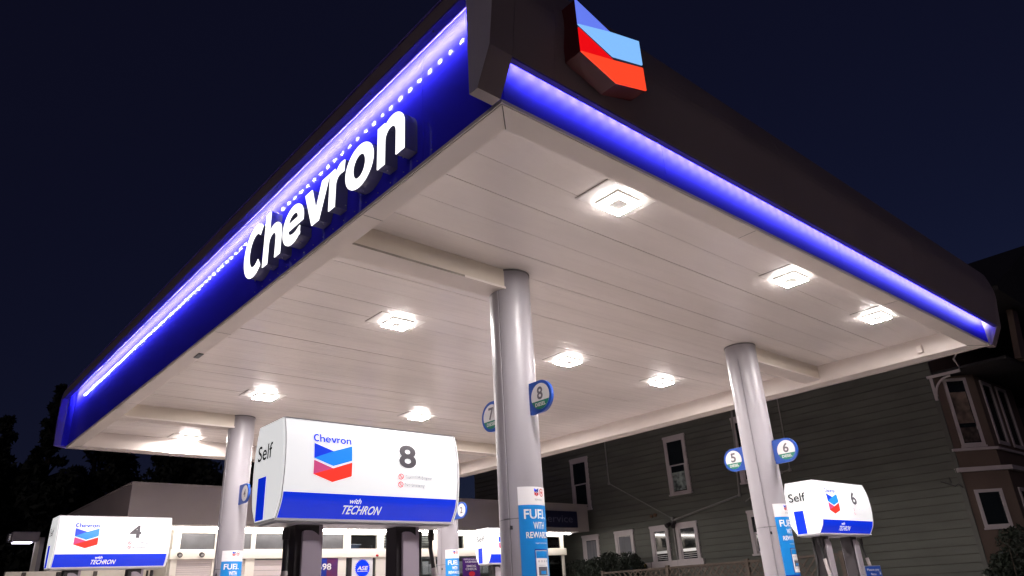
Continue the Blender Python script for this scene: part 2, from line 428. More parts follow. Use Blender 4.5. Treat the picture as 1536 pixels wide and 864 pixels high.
# LED strips
def leds(fn, t0, t1, pitch, name='led_strip'):
    b = MB(); t = t0
    while t < t1:
        for k in range(3):
            for j in range(2): fn(b, t+k*.017, j)
        t += pitch
    return b
def led_w(b, t, j):   # west: on the lip, facing the wall and slightly down
    x = -.100; z = 5.500+j*.016
    b.quad((x+.0005,t,z),(x+.0005,t+.009,z),(x,t+.009,z+.009),(x,t,z+.009))
def led_board(b, a, c):
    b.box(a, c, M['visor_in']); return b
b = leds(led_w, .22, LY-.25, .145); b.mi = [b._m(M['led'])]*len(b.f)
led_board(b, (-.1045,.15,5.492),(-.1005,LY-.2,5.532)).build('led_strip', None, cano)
def led_s(b, t, j):
    y = -.082; z = 4.898+j*.016
    b.quad((t,y+.0015,z),(t,y,z+.009),(t+.010,y,z+.009),(t+.010,y+.0015,z))
b = leds(led_s, .12, LX-.05, .145); b.mi = [b._m(M['led_s'])]*len(b.f)
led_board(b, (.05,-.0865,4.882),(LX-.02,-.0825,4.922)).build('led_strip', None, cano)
def led_n(b, t, j):
    y = LY+.138; z = 5.462+j*.016
    b.quad((t,y,z),(t+.010,y,z),(t+.010,y-.004,z+.009),(t,y-.004,z+.009))
b = leds(led_n, LX-2.5, LX-.05, .29); b.mi = [b._m(M['led'])]*len(b.f)
led_board(b, (.1,LY+.1385,5.455),(LX-.02,LY+.1425,5.50)).build('led_strip', None, cano)
# rivets along the visor bottoms, small tag and camera on the border
for px_,py_,pz_ in [(-.19,.5+i*.9,5.421) for i in range(14)]+[(.6+i*.9,-.14,4.789) for i in range(10)]:
    mb = MB(); mb.cyl((px_,py_), .008, pz_, pz_+.0065, n=8); mb.build('rivet', M['darkmetal'], cano)
mb = MB(); mb.box((.13,6.05,H0-.012),(.19,6.24,H0-.001)); mb.build('vent_tag', M['darkmetal'], cano)
mb = MB(); mb.box((8.94,.78,4.60),(9.0,.86,4.72)); mb.build('sensor_box', M['cream_flat'], cano, bevel=.008)
# darker mottled cover strip under the near left beam
mb = MB(); mb.box((.22,YA-.1436,H0+.046),(1.55,YA-.1421,H0+.068)); mb.build('dark_flange', mat('mottled_metal',(.33,.29,.25),rough=.8,vary=.4,vscale=3), cano)

# ceiling lights
def make_light(x, y, label):
    t = thing('ceiling_light', label, 'canopy light', (x,y,CZ), 'square lights under the canopy')
    b = MB(); b.box((x-.34,y-.195,CZ-.005),(x+.30,y+.195,CZ-.0015), M['lampbody']); b.build('mounting_plate', None, t)
    b = MB()
    for a,c in (((-.36,-.2),(-.352,.2)),): b.box((x+a[0],y+a[1],CZ-.0045),(x+c[0],y+c[1],CZ-.002))
    b.build('plate_seam', M['seamdark'], t)
    b = MB(); b.box((x-.156,y-.136,CZ-.032),(x+.156,y+.136,CZ-.0055)); b.build('housing', M['lampbody'], t, bevel=.003)
    b = MB()
    for a,c in (((-.155,-.135),(.155,-.085)),((-.155,.085),(.155,.135)),((-.155,-.0845),(-.095,.0845)),((.095,-.0845),(.155,.0845))):
        b.box((x+a[0],y+a[1],CZ-.052),(x+c[0],y+c[1],CZ-.0325), M['lampside'])
        b.quad((x+a[0],y+a[1],CZ-.0524),(x+a[0],y+c[1],CZ-.0524),(x+c[0],y+c[1],CZ-.0524),(x+c[0],y+a[1],CZ-.0524), M['lamp'])
    b.build('lit_ring', None, t)
    b = MB(); b.quad((x-.092,y-.082,CZ-.045),(x-.092,y+.082,CZ-.045),(x+.092,y+.082,CZ-.045),(x+.092,y-.082,CZ-.045)); b.build('lens', M['lamplens'], t)
    return t
LXS = [2.0, 5.05, 7.33]; LYS = [.71, 4.42, 8.48, 12.12]
LL = {(0,0):'brightest largest square ceiling light, nearest the front corner behind the emblem sign',
 (1,0):'square ceiling light in the middle of the row beside the right-hand edge border',
 (2,0):'square ceiling light nearest the far right corner of the canopy',
 (0,1):'square ceiling light on the left of the biggest grey column, below the dropped beam',
 (1,1):'square ceiling light just right of the biggest grey column above its number 8 flag',
 (2,1):'square ceiling light between the two right-hand columns, nearest the column with flags 5 and 6',
 (0,2):'square ceiling light beside the left column top, above the largest pump sign',
 (1,2):'small square ceiling light above the number 8 on the largest pump sign',
 (2,2):'square ceiling light hidden behind the biggest grey column',
 (0,3):'square ceiling light at the far left end of the canopy beyond the beam',
 (1,3):'square ceiling light in the far row, behind the largest pump sign',
 (2,3):'square ceiling light at the far back corner, behind the largest pump sign'}
first = None
for (i,j),lab in LL.items():
    if first is None: first = make_light(LXS[i], LYS[j], lab)
    else:
        c = copy_tree(first); c.location = (LXS[i], LYS[j], CZ); c['label'] = lab

# ------------------------------------------------------------------ columns
CR = .225
def make_column(x, y, label):
    t = thing('canopy_column', label, 'column', (x,y,0), 'round columns holding the canopy')
    b = MB(); b.cyl((x,y), CR, 0, 2.224, n=64); b.cyl((x,y), CR, 2.232, CZ-.006, n=64); b.build('shaft', M['col'], t)
    b = MB(); b.cyl((x,y), CR-.006, 2.2, 2.25, n=48); b.build('shaft_joint', M['colseam'], t)
    b = MB()
    for a0,z1 in ((-176,H0+.04),):
        b.cyl((x,y), CR+.010, 2.236, z1, n=6, a0=R(a0-4), a1=R(a0+11))
        b.cyl((x,y), CR+.010, 0, 2.22, n=6, a0=R(a0-4), a1=R(a0+11))
        for aa in (a0-4, a0+11):
            for za,zb in ((2.236,z1),(0,2.22)):
                ca,sa = math.cos(R(aa)),math.sin(R(aa))
                b.quad((x+ca*CR,y+sa*CR,za),(x+ca*(CR+.010),y+sa*(CR+.010),za),(x+ca*(CR+.010),y+sa*(CR+.010),zb),(x+ca*CR,y+sa*CR,zb))
    b.build('access_cover', M['col'], t)
    b = MB()
    for aa in (-164.2, -181): b.cyl((x,y), CR+.0015, 0.02, H0+.04, n=2, a0=R(aa), a1=R(aa+1.3))
    b.build('cover_seam', M['colseam'], t)
    b = MB(); a=R(-160); b.cyl((x+math.cos(a)*(CR+.001),y+math.sin(a)*(CR+.001)), .013, 2.13, 2.165, n=12); b.build('lock_hole', M['ink'], t)
    b = MB(); b.cyl((x,y), CR+.05, 0.15, .20, n=48); b.build('base_ring', M['colseam'], t)
    b = MB(); b.cyl((x,y), CR+.006, CZ-.022, CZ-.003, n=48); b.build('top_collar', M['colseam'], t)
    return t
col0 = make_column(X1, YA, 'biggest grey round column, nearest the camera, with flags 7 and 8')
for (x,y,lab) in ((X2,YA,'round grey column on the right carrying the flags 5 and 6'),
                  (X1,YB,'round grey column left of the largest pump sign with flag 4'),
                  (X2,YB,'round grey column mostly hidden behind the largest pump sign, with flag 2')):
    c = copy_tree(col0); c.location = (x,y,0); c['label'] = lab

# posters wrapped round the columns
def make_poster(cx, cy, label):
    t = thing('column_poster', label, 'poster', (cx,cy,1.0), 'fuel rewards posters on the columns')
    r0 = CR+.004; W = 2*R(50)*r0
    def wrap(e):
        return lambda v: (cx+(r0+e)*math.cos(R(-90)+v[0]/r0), cy+(r0+e)*math.sin(R(-90)+v[0]/r0), v[1])
    def patch(mb, x0, x1, z0, z1, e, m, n=24):
        k = max(2, int(n*(x1-x0)/W)); vs=[]; 
        for z in (z0,z1):
            for i in range(k+1): vs.append(wrap(e)((x0+(x1-x0)*i/k, z)))
        mb.add(vs, [(i,i+1,k+2+i,k+1+i) for i in range(k)], m)
    h = W/2
    b = MB(); patch(b,-h,h,2.345,2.515,0,M['posterwhite']); patch(b,-h,h,1.615,2.345,0,M['posterblue']); patch(b,-h,h,1.1,1.615,0,M['posternavy'])
    for s in (-h, h):
        b.quad(wrap(-.003)((s,1.1)),wrap(0)((s,1.1)),wrap(0)((s,2.515)),wrap(-.003)((s,2.515)), M['posterwhite'])
    sh = b.build('sheet', None, t)
    def fold(mb, vf, e, m, nsub=0):
        vs,fs = vf; mb.mesh(vs, fs, wrap(e), m)
    b = MB()
    for bd,x0,x1,z,hh,bo in (('FUEL',-.150,.110,2.22,.085,.022),('WITH',-.062,.076,2.127,.062,.022),('REWARDS',-.140,.155,2.045,.055,.022),('at participating stations',-.05,.115,1.993,.013,0)):
        fold(b, text2d(bd,x0,x1,z,hh,bo), .0012, M['posterwhite'])
    b.build('lettering', None, t)
    b = MB()
    for nme,P in emblem(.052,.075,-.03,2.425):
        poly_face(b, P, wrap(.0012), {'dark':M['logodark'],'light':M['posternavy'],'dred':M['posterred'],'red':M['posterred']}[nme])
    b.mesh(*shape2d([arc(.068,2.462,.034,.038,0,360,20)[:-1], arc(.068,2.462,.026,.03,0,360,20)[:-1]]), wrap(.0012), M['posterred'])
    st=[]; 
    for i in range(10):
        rr=.024 if i%2==0 else .011; a=R(90+36*i); st.append((.068+rr*math.cos(a),2.462+rr*math.sin(a)))
    b.mesh(*shape2d([st]), wrap(.0012), M['posterred'])
    fold(b, text2d('REWARDS',-.028,.07,2.385,.018,.0), .0012, M['inkpale'])
    b.build('emblems', None, t)
    b = MB()
    patch(b,-.065,.115,1.632,1.945,.0010,M['posternavy']); patch(b,-.058,.108,1.64,1.935,.0018,M['phonegrey'])
    patch(b,-.052,.102,1.865,1.928,.0026,M['posterblue']); patch(b,-.052,.102,1.645,1.865,.0026,M['posterwhite'])
    patch(b,-.035,.085,1.715,1.79,.0034,M['inkgrey']); patch(b,-.01,.06,1.725,1.755,.0042,M['posterblue'])
    for i in range(4): b.mesh(*shape2d([arc(-.028+i*.036,1.838,.009,.010,0,360,10)[:-1]]), wrap(.0034), M['phonegrey'])
    b.mesh(*shape2d([arc(.075,1.665,.012,.014,0,360,10)[:-1]]), wrap(.0034), M['posterred'])
    patch(b,-.03,.06,1.80,1.806,.0034,M['phonegrey']); patch(b,-.03,.05,1.69,1.694,.0034,M['phonegrey'])
    b.build('phone_picture', None, t)
    return t
pst = make_poster(X1, YA, 'blue FUEL WITH REWARDS poster on the biggest column, nearest the camera')
for (x,y,lab) in ((X2,YA,'blue rewards poster on the right-hand column beside pump sign 6'),
                  (X1,YB,'blue rewards poster on the left column with flag 4'),
                  (X2,YB,'blue rewards poster on the column with flag 2, under the largest pump sign')):
    c = copy_tree(pst); c.location = (x,y,1.0); c['label'] = lab

# number flags
def flag(cx, cy, yc, zc, num, diesel, label, side):
    """blade in a YZ plane; side=-1 leaves the column towards -Y, +1 towards +Y"""
    t = thing('pump_number_flag', label, 'number sign', (cx,cy,zc), 'round pump number flags on the columns')
    r = .163; ye = cy+side*.232
    xp = cx
    prof = []
    a0,a1 = (90,270) if side<0 else (90,-90)
    prof += [(yc+r*math.cos(R(a0+(a1-a0)*i/24)), zc+r*math.sin(R(a0+(a1-a0)*i/24))) for i in range(25)]
    prof += [(ye, zc-r),(ye, zc+r)]
    b = MB(); b.prism(prof, lambda p,q: (q,p[0],p[1]), xp-.016, xp+.016); b.build('blade', M['flagblue'], t, bevel=.004)
    for sx in (-1,1):
        X = lambda e: xp+sx*(.016+e)
        fn = lambda e: (lambda v: (X(e), yc+sx*v[0], zc+v[1]))
        fr = .132
        b = MB(); b.mesh(*shape2d([arc(0,0,fr,fr,0,360,40)[:-1]]), fn(.0015), M['flagwhite'])
        if diesel: b.mesh(*shape2d([arc(0,0,fr*1.0,fr*1.0,200,340,20)]), fn(.003), M['green'])
        f = b.build('disc', None, t)
        b = MB(); w = .075
        b.mesh(*text2d(num,-w/2-.004,w/2+.004,-.028 if diesel else -.06,.125,.022), fn(.0045), M['inkgrey' if sx else 'ink'])
        if diesel: b.mesh(*text2d('DIESEL',-.075,.075,-.098,.036,.02), fn(.0045), M['flagwhite'])
        b.build('numeral', None, f)
    b = MB(); b.box((xp-.012,ye-side*.0005,zc-.12),(xp+.012,cy+side*.215,zc+.12)); b.build('bracket', M['flagblue'], t)
    return t
flag(X1,YA,2.19,3.375,'8',True,'blue flag numbered 8 DIESEL on the right of the biggest column',-1)
flag(X1,YA,2.965,3.33,'7',True,'blue flag numbered 7 DIESEL half hidden left of the biggest column',1)
flag(X2,YA,2.16,3.21,'6',True,'blue flag numbered 6 DIESEL right of the right-hand column',-1)
flag(X2,YA,3.00,3.21,'5',True,'blue flag numbered 5 DIESEL left of the right-hand column',1)
flag(X1,YB,9.635,3.42,'4',False,'blue flag numbered 4 on the left column beside the largest pump sign',-1)
flag(X2,YB,9.60,3.27,'2',False,'blue flag numbered 2 peeking out at the right end of the largest pump sign',-1)

# ------------------------------------------------------------------ channel letter sign
ls = thing('illuminated_letter_sign', 'large glowing white lettering reading Chevron on the blue left fascia', 'sign', (0,2.5,4.7))
for ch, P in word_polys(0, 0, .39):
    vs, fs = shape2d(P)
    toW = lambda e: (lambda v: (e, 4.09-v[0], 4.70+v[1]))
    b = MB()
    b.mesh(vs, fs, toW(-.118)); b.mesh(vs, fs, toW(-.004))
    for q in P:
        n = len(q); area = sum(q[i][0]*q[(i+1)%n][1]-q[(i+1)%n][0]*q[i][1] for i in range(n))
        V = [toW(-.118)((p[0],p[1])) for p in q]+[toW(-.004)((p[0],p[1])) for p in q]
        b.add(V, [(i,(i+1)%n,n+(i+1)%n,n+i) for i in range(n)])
    o = b.build('letter', M['letterside'], ls)
    b = MB(); b.mesh(vs, fs, toW(-.126))
    for q in P:
        n = len(q); V = [toW(-.126)((p[0],p[1])) for p in q]+[toW(-.119)((p[0],p[1])) for p in q]
        b.add(V, [(i,(i+1)%n,n+(i+1)%n,n+i) for i in range(n)])
    b.build('letter_face', M['face_white'], o)
# small drain screws beneath letters
b = MB()
for yy in (1.1,1.33,1.7,2.0,2.4,2.85,3.25,3.5,3.9):
    b.cyl((-.06,yy), .006, 4.690, 4.697, n=8)
for i in range(18): b.box((-.006,.8+i*.19,4.622),(-.0005,.806+i*.19,4.629))
b.build('drain_screw', M['steel'], ls)

# emblem sign on the right fascia
es = thing('emblem_sign', 'glowing two-chevron emblem, pale blue over red, on the dark right fascia', 'sign', (.79,-.35,4.87))
ex0, ez0, ew, eh = .437, 4.865, .70, .575
toS = lambda e: (lambda v: (v[0], e, v[1]))
b = MB()
outline = [(ex0,ez0+eh),(ex0+ew/2,ez0+eh*.82),(ex0+ew,ez0+eh),(ex0+ew,ez0+eh*.18),(ex0+ew/2,ez0),(ex0,ez0+eh*.18)]
vs,fs = shape2d([outline])
b.mesh(vs,fs,toS(-.352)); b.mesh(vs,fs,toS(-.205))
V = [toS(-.352)(p) for p in outline]+[toS(-.205)(p) for p in outline]; n=6
b.add(V, [(i,(i+1)%n,n+(i+1)%n,n+i) for i in range(n)])
b.build('return_box', M['redside'], es)
for nme,P in emblem(ew,eh,ex0,ez0):
    b = MB(); vs,fs = shape2d([P]); b.mesh(vs,fs,toS(-.362))
    n=len(P); V=[toS(-.362)(p) for p in P]+[toS(-.3525)(p) for p in P]; b.add(V,[(i,(i+1)%n,n+(i+1)%n,n+i) for i in range(n)])
    b.build('lit_panel', {'dark':M['e_dblue'],'light':M['e_lblue'],'dred':M['e_dred'],'red':M['e_red']}[nme], es)

# ------------------------------------------------------------------ fuel dispensers
PR = pcurve([(.165,0),(.225,.10),(.248,.20),(.262,.36),(.250,.55),(.208,.712)], 5)
def prof_at(z):
    if z <= 0: return PR[0][0]
    for a,b in zip(PR[:-1],PR[1:]):
        if a[1] <= z <= b[1]: return a[0]+(b[0]-a[0])*(z-a[1])/(b[1]-a[1])
    return PR[-1][0]
TW = 1.59
def subdiv_z(vs, fs, zs):
    """split faces along z so that they can follow the curved face"""
    bm = bmesh.new(); bv = [bm.verts.new((v[0],v[1],0)) for v in vs]
    for f in fs:
        try: bm.faces.new([bv[i] for i in f])
        except ValueError: pass
    for z in zs:
        g_ = bm.verts[:]+bm.edges[:]+bm.faces[:]
        bmesh.ops.bisect_plane(bm, geom=g_, plane_co=(0,z,0), plane_no=(0,1,0))
    bm.verts.index_update()
    o = [tuple(v.co) for v in bm.verts], [tuple(v.index for v in f.verts) for f in bm.faces]
    bm.free(); return o
def make_dispenser(cx, cy, z0, nums, label, post_m, group='fuel dispensers with lit white signs', board=False):
    """cx = left end of the sign; cy centre; z0 sign bottom"""
    t = thing('fuel_dispenser', label, 'fuel pump', (cx+TW/2, cy, 0), group)
    # lit sign on top
    full = [(-p[0],p[1]) for p in PR]+[(p[0],p[1]) for p in PR[::-1]]
    b = MB(); b.prism(full, lambda p,q:(q,cy+p[0],z0+p[1]), cx+.012, cx+TW-.012, M['signwhite'])
    tp = b.build('pump_sign', None, t)
    # bands, end frames, bottom pan
    b = MB()
    fr = [(-p[0]-.006,p[1]) for p in PR]+[(p[0]+.006,p[1]) for p in PR[::-1]]
    b.prism(fr, lambda p,q:(q,cy+p[0],z0+p[1]*1.008), cx+.0125, cx+.020, M['silverpale'])
    b.prism(fr, lambda p,q:(q,cy+p[0],z0+p[1]*1.008), cx+TW-.020, cx+TW-.0125, M['silverpale'])
    b.box((cx+.004,cy-.175,z0-.018),(cx+TW-.004,cy+.175,z0-.001), M['silverpale'])
    b.box((cx+.03,cy-.214,z0+.7125),(cx+TW-.03,cy+.214,z0+.72), M['silver'])
    b.build('sign_frame', None, tp)
    b = MB(); b.box((cx+.03,cy-.15,z0-.034),(cx+TW-.03,cy+.15,z0-.0185)); b.build('sign_tray', M['phonegrey'], t)
    ef = [(-p[0]+.001,p[1]) for p in PR]+[(p[0]-.001,p[1]) for p in PR[::-1]]
    for s,xe in ((-1,cx),(1,cx+TW)):
        b = MB()
        b.prism(ef, lambda p,q:(q,cy+p[0],z0+p[1]), xe, xe-s*.0122, M['signend'])
        fe = lambda e: (lambda v: (xe+s*e, cy-s*-v[0]*1.0 if s<0 else cy+v[0], z0+v[1]))
        if s < 0: fe = lambda e: (lambda v: (xe-e, cy-v[0], z0+v[1]))
        else: fe = lambda e: (lambda v: (xe+e, cy+v[0], z0+v[1]))
        b.mesh([(-.01-.075-.07,.0),(-.01+.075-.075,.0),(-.01+.075-.075,.315),(-.01-.075-.07,.315)] if False else [(-.155,.004),(-.010,.004),(-.010,.315),(-.155,.315)], [(0,1,2,3)], fe(.0015), M['signblue'])
        b.mesh(*text2d('Self',-.195,.065,.445,.115,.012), fe(.0015), M['ink'])
        b.build('sign_end', None, tp)
    zs = [.02+.025*i for i in range(28)]
    for s in (-1,1):
        if s < 0: fs_ = lambda e: (lambda v: (cx+v[0], cy-prof_at(v[1])-e, z0+v[1]))
        else: fs_ = lambda e: (lambda v: (cx+TW-v[0], cy+prof_at(v[1])+e, z0+v[1]))
        def put(mb, vf, m, e=.003):
            v2,f2 = subdiv_z(vf[0], vf[1], zs); mb.mesh(v2, f2, fs_(e), m)
        b = MB(); put(b, shape2d([[(.027,.0),(TW-.027,.0),(TW-.027,.172),(.027,.172)]]), M['signblue'], .0015)
        b.build('blue_band', None, tp)
        b = MB()
        for ch,P in word_polys(.236,.548,.317/3.10*.39): put(b, shape2d(P), M['logodark'])
        for nme,P in emblem(.318,.281,.241,.254):
            put(b, shape2d([P]), {'dark':M['logodark'],'light':M['logolight'],'dred':M['logopink'],'red':M['logored']}[nme])
        b.build('emblem', None, tp)
        b = MB()
        num = nums[0] if s<0 else nums[1]
        put(b, text2d(num, .985, 1.15, .408, .18, .028), M['inkgrey'])
        b.build('numeral', None, tp)
        b = MB()
        for zz,bd,xe_ in ((.329,'Turn Off Engine',1.305),(.267,'No Smoking',1.235)):
            put(b, shape2d([arc(1.003,zz,.026,.024,0,360,16)[:-1], arc(1.003,zz,.019,.017,0,360,16)[:-1]]), M['inkred'])
            put(b, shape2d([[(.984,zz+.014),(.989,zz+.019),(1.022,zz-.014),(1.017,zz-.019)]]), M['inkred'])
            put(b, text2d(bd,1.045,xe_,zz-.014,.032), M['inkpale'])
        b.build('warning_text', None, tp)
        b = MB()
        put(b, text2d('with',.565,.665,.108,.036,.012,.25), M['inkwhite'], .0035)
        put(b, text2d('TECHRON',.52,.855,.036,.058,.014,.25), M['inkwhite'], .0035)
        b.build('slogan', None, tp)
    # posts with rounded inner cladding
    for xa,xb in ((cx+.22,cx+.445),(cx+1.085,cx+1.31)):
        b = MB(); b.box((xa,cy-.07,1.45),(xb-.035,cy+.09,z0-.0345), M['darkmetal']); b.box((xb-.0348,cy-.065,1.45),(xb,cy+.09,z0-.0345), post_m)
        pr = []
        for sgn in (-1,1):
            pr = [(xa+.05,1.45)]+[(xb-.037,1.45)]+[(xb-.037,z0-.12)]+[(xa+.05+(xb-xa-.087)*(1-k/8), z0-.12+.045*math.sin(PI/2*min(1,k/5))) for k in range(1,8)]+[(xa+.05,z0-.085)]
            b.prism(pr, lambda p,q:(p[0],q,p[1]), (cy+.01)+sgn*.0805, (cy+.01)+sgn*.105, post_m)
        b.build('post', None, t, bevel=.006)
    # cabinet (below the picture)
    b = MB()
    b.box((cx+.2,cy-.24,.15),(cx+TW-.2,cy+.24,1.45), M['post'])
    b.box((cx+.3,cy-.255,.75),(cx+TW-.3,cy-.241,1.38), M['signwhite']); b.box((cx+.3,cy+.241,.75),(cx+TW-.3,cy+.255,1.38), M['signwhite'])
    b.box((cx+.55,cy-.262,1.1),(cx+1.0,cy-.256,1.3), M['housepane'])
    b.build('cabinet', None, t, bevel=.01)
    for x0_,s in ((cx+.155,-1),(cx+TW-.155,1)):
        b = MB()
        b.tube([(x0_,cy-.05,z0-.055),(x0_,cy-.05,z0-.1),(x0_-s*.01,cy-.06,1.95),(x0_+s*.01,cy-.1,1.7),(x0_+s*.03,cy-.14,1.4),(x0_+s*.03,cy-.2,1.0),(x0_-s*.02,cy-.27,.8),(x0_-s*.06,cy-.28,1.0)], .017, M['rubber'])
        b.tube([(x0_,cy-.055,z0-.06),(x0_,cy-.055,z0-.14)], .026, M['darkmetal'])
        b.tube([(x0_+s*.008,cy-.085,1.80),(x0_+s*.022,cy-.13,1.5)], .024, M['sleeve'])
        b.tube([(x0_-s*.035,cy+.05,z0-.055),(x0_-s*.045,cy+.05,1.8),(x0_-s*.03,cy+.12,1.3)], .015, M['rubber'])
        b.build('hose', None, t)
    b = MB(); b.prism([(cx+.25+.01,0),(cx+.25,0)] and [(cx-.35,cy-.5),(cx+TW+.35,cy-.5),(cx+TW+.35,cy+.5),(cx-.35,cy+.5)], lambda p,q:(p[0],p[1],q), 0.001, .15)
    b.build('island_kerb', M['pavement'], t, bevel=.03)
    if board:
        b = MB(); b.box((cx+.76,cy-.24,1.2),(cx+1.26,cy-.215,1.685), M['silver']); b.box((cx+.775,cy-.244,1.21),(cx+1.245,cy-.2405,1.672), M['flagblue'])
        fn = lambda v: (v[0], cy-.2455, v[1])
        b.mesh(*text2d('Please prepay',cx+.79,cx+1.1,1.63,.022,.012), fn, M['posterwhite']); b.mesh(*text2d('inside',cx+.83,cx+1.05,1.58,.022,.012), fn, M['posterwhite'])
        b.build('notice_board', None, t)
    return t
CYD = 2.42
make_dispenser(-.385, CYD, 2.157, ('8','7'), 'fuel pump with the largest lit sign, numbered 8, left of the biggest column', M['post'])
make_dispenser(7.50, 2.42, 2.135, ('6','5'), 'fuel pump with lit sign numbered 6 at the right edge under the canopy', M['postlight'], board=False)
make_dispenser(-.41, 10.0, 2.29, ('4','3'), 'fuel pump with lit sign numbered 4 at the lower left', M['post'])
make_dispenser(7.72, 10.0, 2.235, ('2','1'), 'fuel pump whose small lit Self sign shows left of the biggest column foot', M['postlight'])
nb = thing('notice_board', 'small blue notice board between the posts of the number 6 pump', 'sign', (8.53,2.1,1.2))
b = MB(); b.box((8.28,2.10,1.2),(8.79,2.125,1.685), M['silver']); b.box((8.295,2.096,1.21),(8.775,2.0995,1.672), M['flagblue']); b.build('panel', None, nb)
fn = lambda v: (v[0], 2.0945, v[1])
b = MB(); b.mesh(*text2d('Please pay',8.33,8.72,1.615,.03,.015), fn, M['posterwhite']); b.mesh(*text2d('first',8.42,8.60,1.555,.03,.015), fn, M['posterwhite']); b.mesh([(8.70,1.56),(8.75,1.56),(8.725,1.61)],[(0,1,2)],fn,M['posterwhite'])
b.build('lettering', None, nb)

# ------------------------------------------------------------------ store
SY = 15.0; WY = 15.6; sx0, sx1 = 1.8, 16.45
st = thing('store_building', 'low cream service station shop with tan fascia and bright eave light', 'building', (9,17,0))
b = MB()
b.box((sx0,SY,3.47),(sx1,SY+.18,4.32), M['storefascia'])
b.box((sx0,SY+.181,3.47),(sx0+.18,21.6,4.32), M['storefascia'])
b.box((sx1-.18,SY+.181,3.47),(sx1,21.6,4.32), M['storefascia'])
b.box((sx0,21.61,3.47),(sx1,21.8,4.32), M['storefascia'])
b.build('fascia', None, st)
b = MB(); b.box((sx0-.02,SY-.02,4.321),(sx1+.02,21.85,4.36)); b.build('roof', M['storefascia'], st)
b = MB(); b.box((sx0+.03,SY+.03,3.44),(sx1-.5,WY+.1,3.468)); b.box((sx0+.03,WY+.101,3.44),(sx0+1.15,21.6,3.468)); b.build('soffit', M['storesoffit'], st)
b = MB()
b.box((sx0+.25,SY+.30,3.395),(sx1-.62,SY+.37,3.438)); b.build('eave_light', M['tube'], st)
wx0, wx1 = 3.0, 15.75
# framing
def frame_x(a, bx, z0, z1, dep=.12, m='store'):
    b = MB(); b.box((a,WY,z0),(bx,WY+dep,z1), M[m]); return b
b = MB()
b.box((wx0,WY,3.34),(wx1,WY+.12,3.439), M['store'])
b.build('wall_header', None, st)
b = MB()
for a,c in ((3.0,3.17),(3.98,4.10),(4.87,4.965),(6.52,6.70),(7.42,7.62),(8.46,8.66),(10.33,10.6),(11.50,11.95),(12.9,13.1),(14.3,14.45),(15.62,15.75)):
    b = MB(); b.box((a,WY,2.975),(c,WY+.12,3.338)); b.build('mullion', M['store'], st)
for a,c in ((3.0,3.14),(3.95,4.12),(4.75,4.98),(5.9,6.0),(6.45,6.53),(7.26,7.50),(8.42,8.85),(10.33,10.42),(11.10,11.25),(13.6,13.8),(14.85,14.95),(15.66,15.75)):
    b = MB(); b.box((a,WY,0.0),(c,WY+.12,2.748)); b.build('mullion', M['store'], st)
b = MB(); b.box((wx0-.04,WY-.03,2.75),(wx1+.1,WY+.14,2.973)); b.build('transom_band', M['store'], st, bevel=.01)
# transom panes
for i,(a,c,mm) in enumerate(((3.17,3.98,'paneveil'),(4.10,4.87,'paneveil'),(4.965,6.52,'paneveil'),(6.70,7.42,'paneveil'),(7.62,8.46,'pane'),(8.66,10.33,'pane'),(10.6,11.5,'pane'),(11.95,12.9,'pane'),(13.1,14.3,'paneveil'),(14.45,15.62,'pane'))):
    b = MB(); b.box((a-.004,WY+.05,2.975),(c+.004,WY+.056,3.338)); b.build('transom_pane', M[mm], st)
b = MB()
for k in range(5): b.box((8.68,WY+.12,2.99+k*.07),(10.31,WY+.14,3.035+k*.07))
b.build('louvre_slats', M['store'], st)
# lower openings
b = MB()
for k in range(60):
    b.box((3.14,WY+.03+(k%2)*.006,.02+k*.0455),(3.95,WY+.06,.02+k*.0455+.041))
b.build('roller_shutter', M['shutter'], st)
b = MB()
for a,c in ((4.12,4.75),(4.98,5.9)):
    for k in range(22): b.box((a,WY+.03,.02+k*.123),(c,WY+.06,.02+k*.123+.115))
b.build('shutter_door', M['shutter'], st)
for a,c in ((6.0,6.45),(8.85,10.33),(10.42,11.1),(11.25,13.6),(13.8,14.85),(14.95,15.66),(7.50,8.42)):
    b = MB(); b.box((a,WY+.05,.02),(c,WY+.056,2.748)); b.build('lower_pane', M['pane'], st)
b = MB(); b.box((7.58,WY+.03,.0),(7.66,WY+.05,2.74)); b.box((8.30,WY+.03,.0),(8.38,WY+.05,2.74)); b.build('door_frame', M['darkmetal'], st)
# side wall going back (seen at lower left), with slats
b = MB(); b.box((wx0-.001,WY+.122,0),(wx0+.12,21.6,3.44), M['store'])
for k in range(26): b.box((wx0-.012,WY+.2,.1+k*.13),(wx0-.0015,21.5,.1+k*.13+.118), M['store'])
b.build('side_wall', None, st)
b = MB(); b.box((wx1-.1,WY+.13,0),(wx1,21.6,3.44)); b.box((wx0+.13,21.5,0),(wx1-.11,21.6,3.44)); b.build('rear_wall', M['interior'], st)
b = MB(); b.box((wx0+.13,WY+.15,3.60),(wx1-.11,21.49,3.63)); b.build('interior_ceiling', M['interior'], st)
b = MB(); b.box((wx0+.13,19,0),(wx1-.11,19.1,3.598)); b.build('interior_wall', M['interior'], st)
b = MB()
for xx in (4.5,7.5,10.5,13.5): b.box((xx,16.6,3.55),(xx+1.2,16.8,3.585))
b.build('interior_tube_light', mat('interior_tube',(1,1,1),emit=(1,.95,.90),estr=14), st)
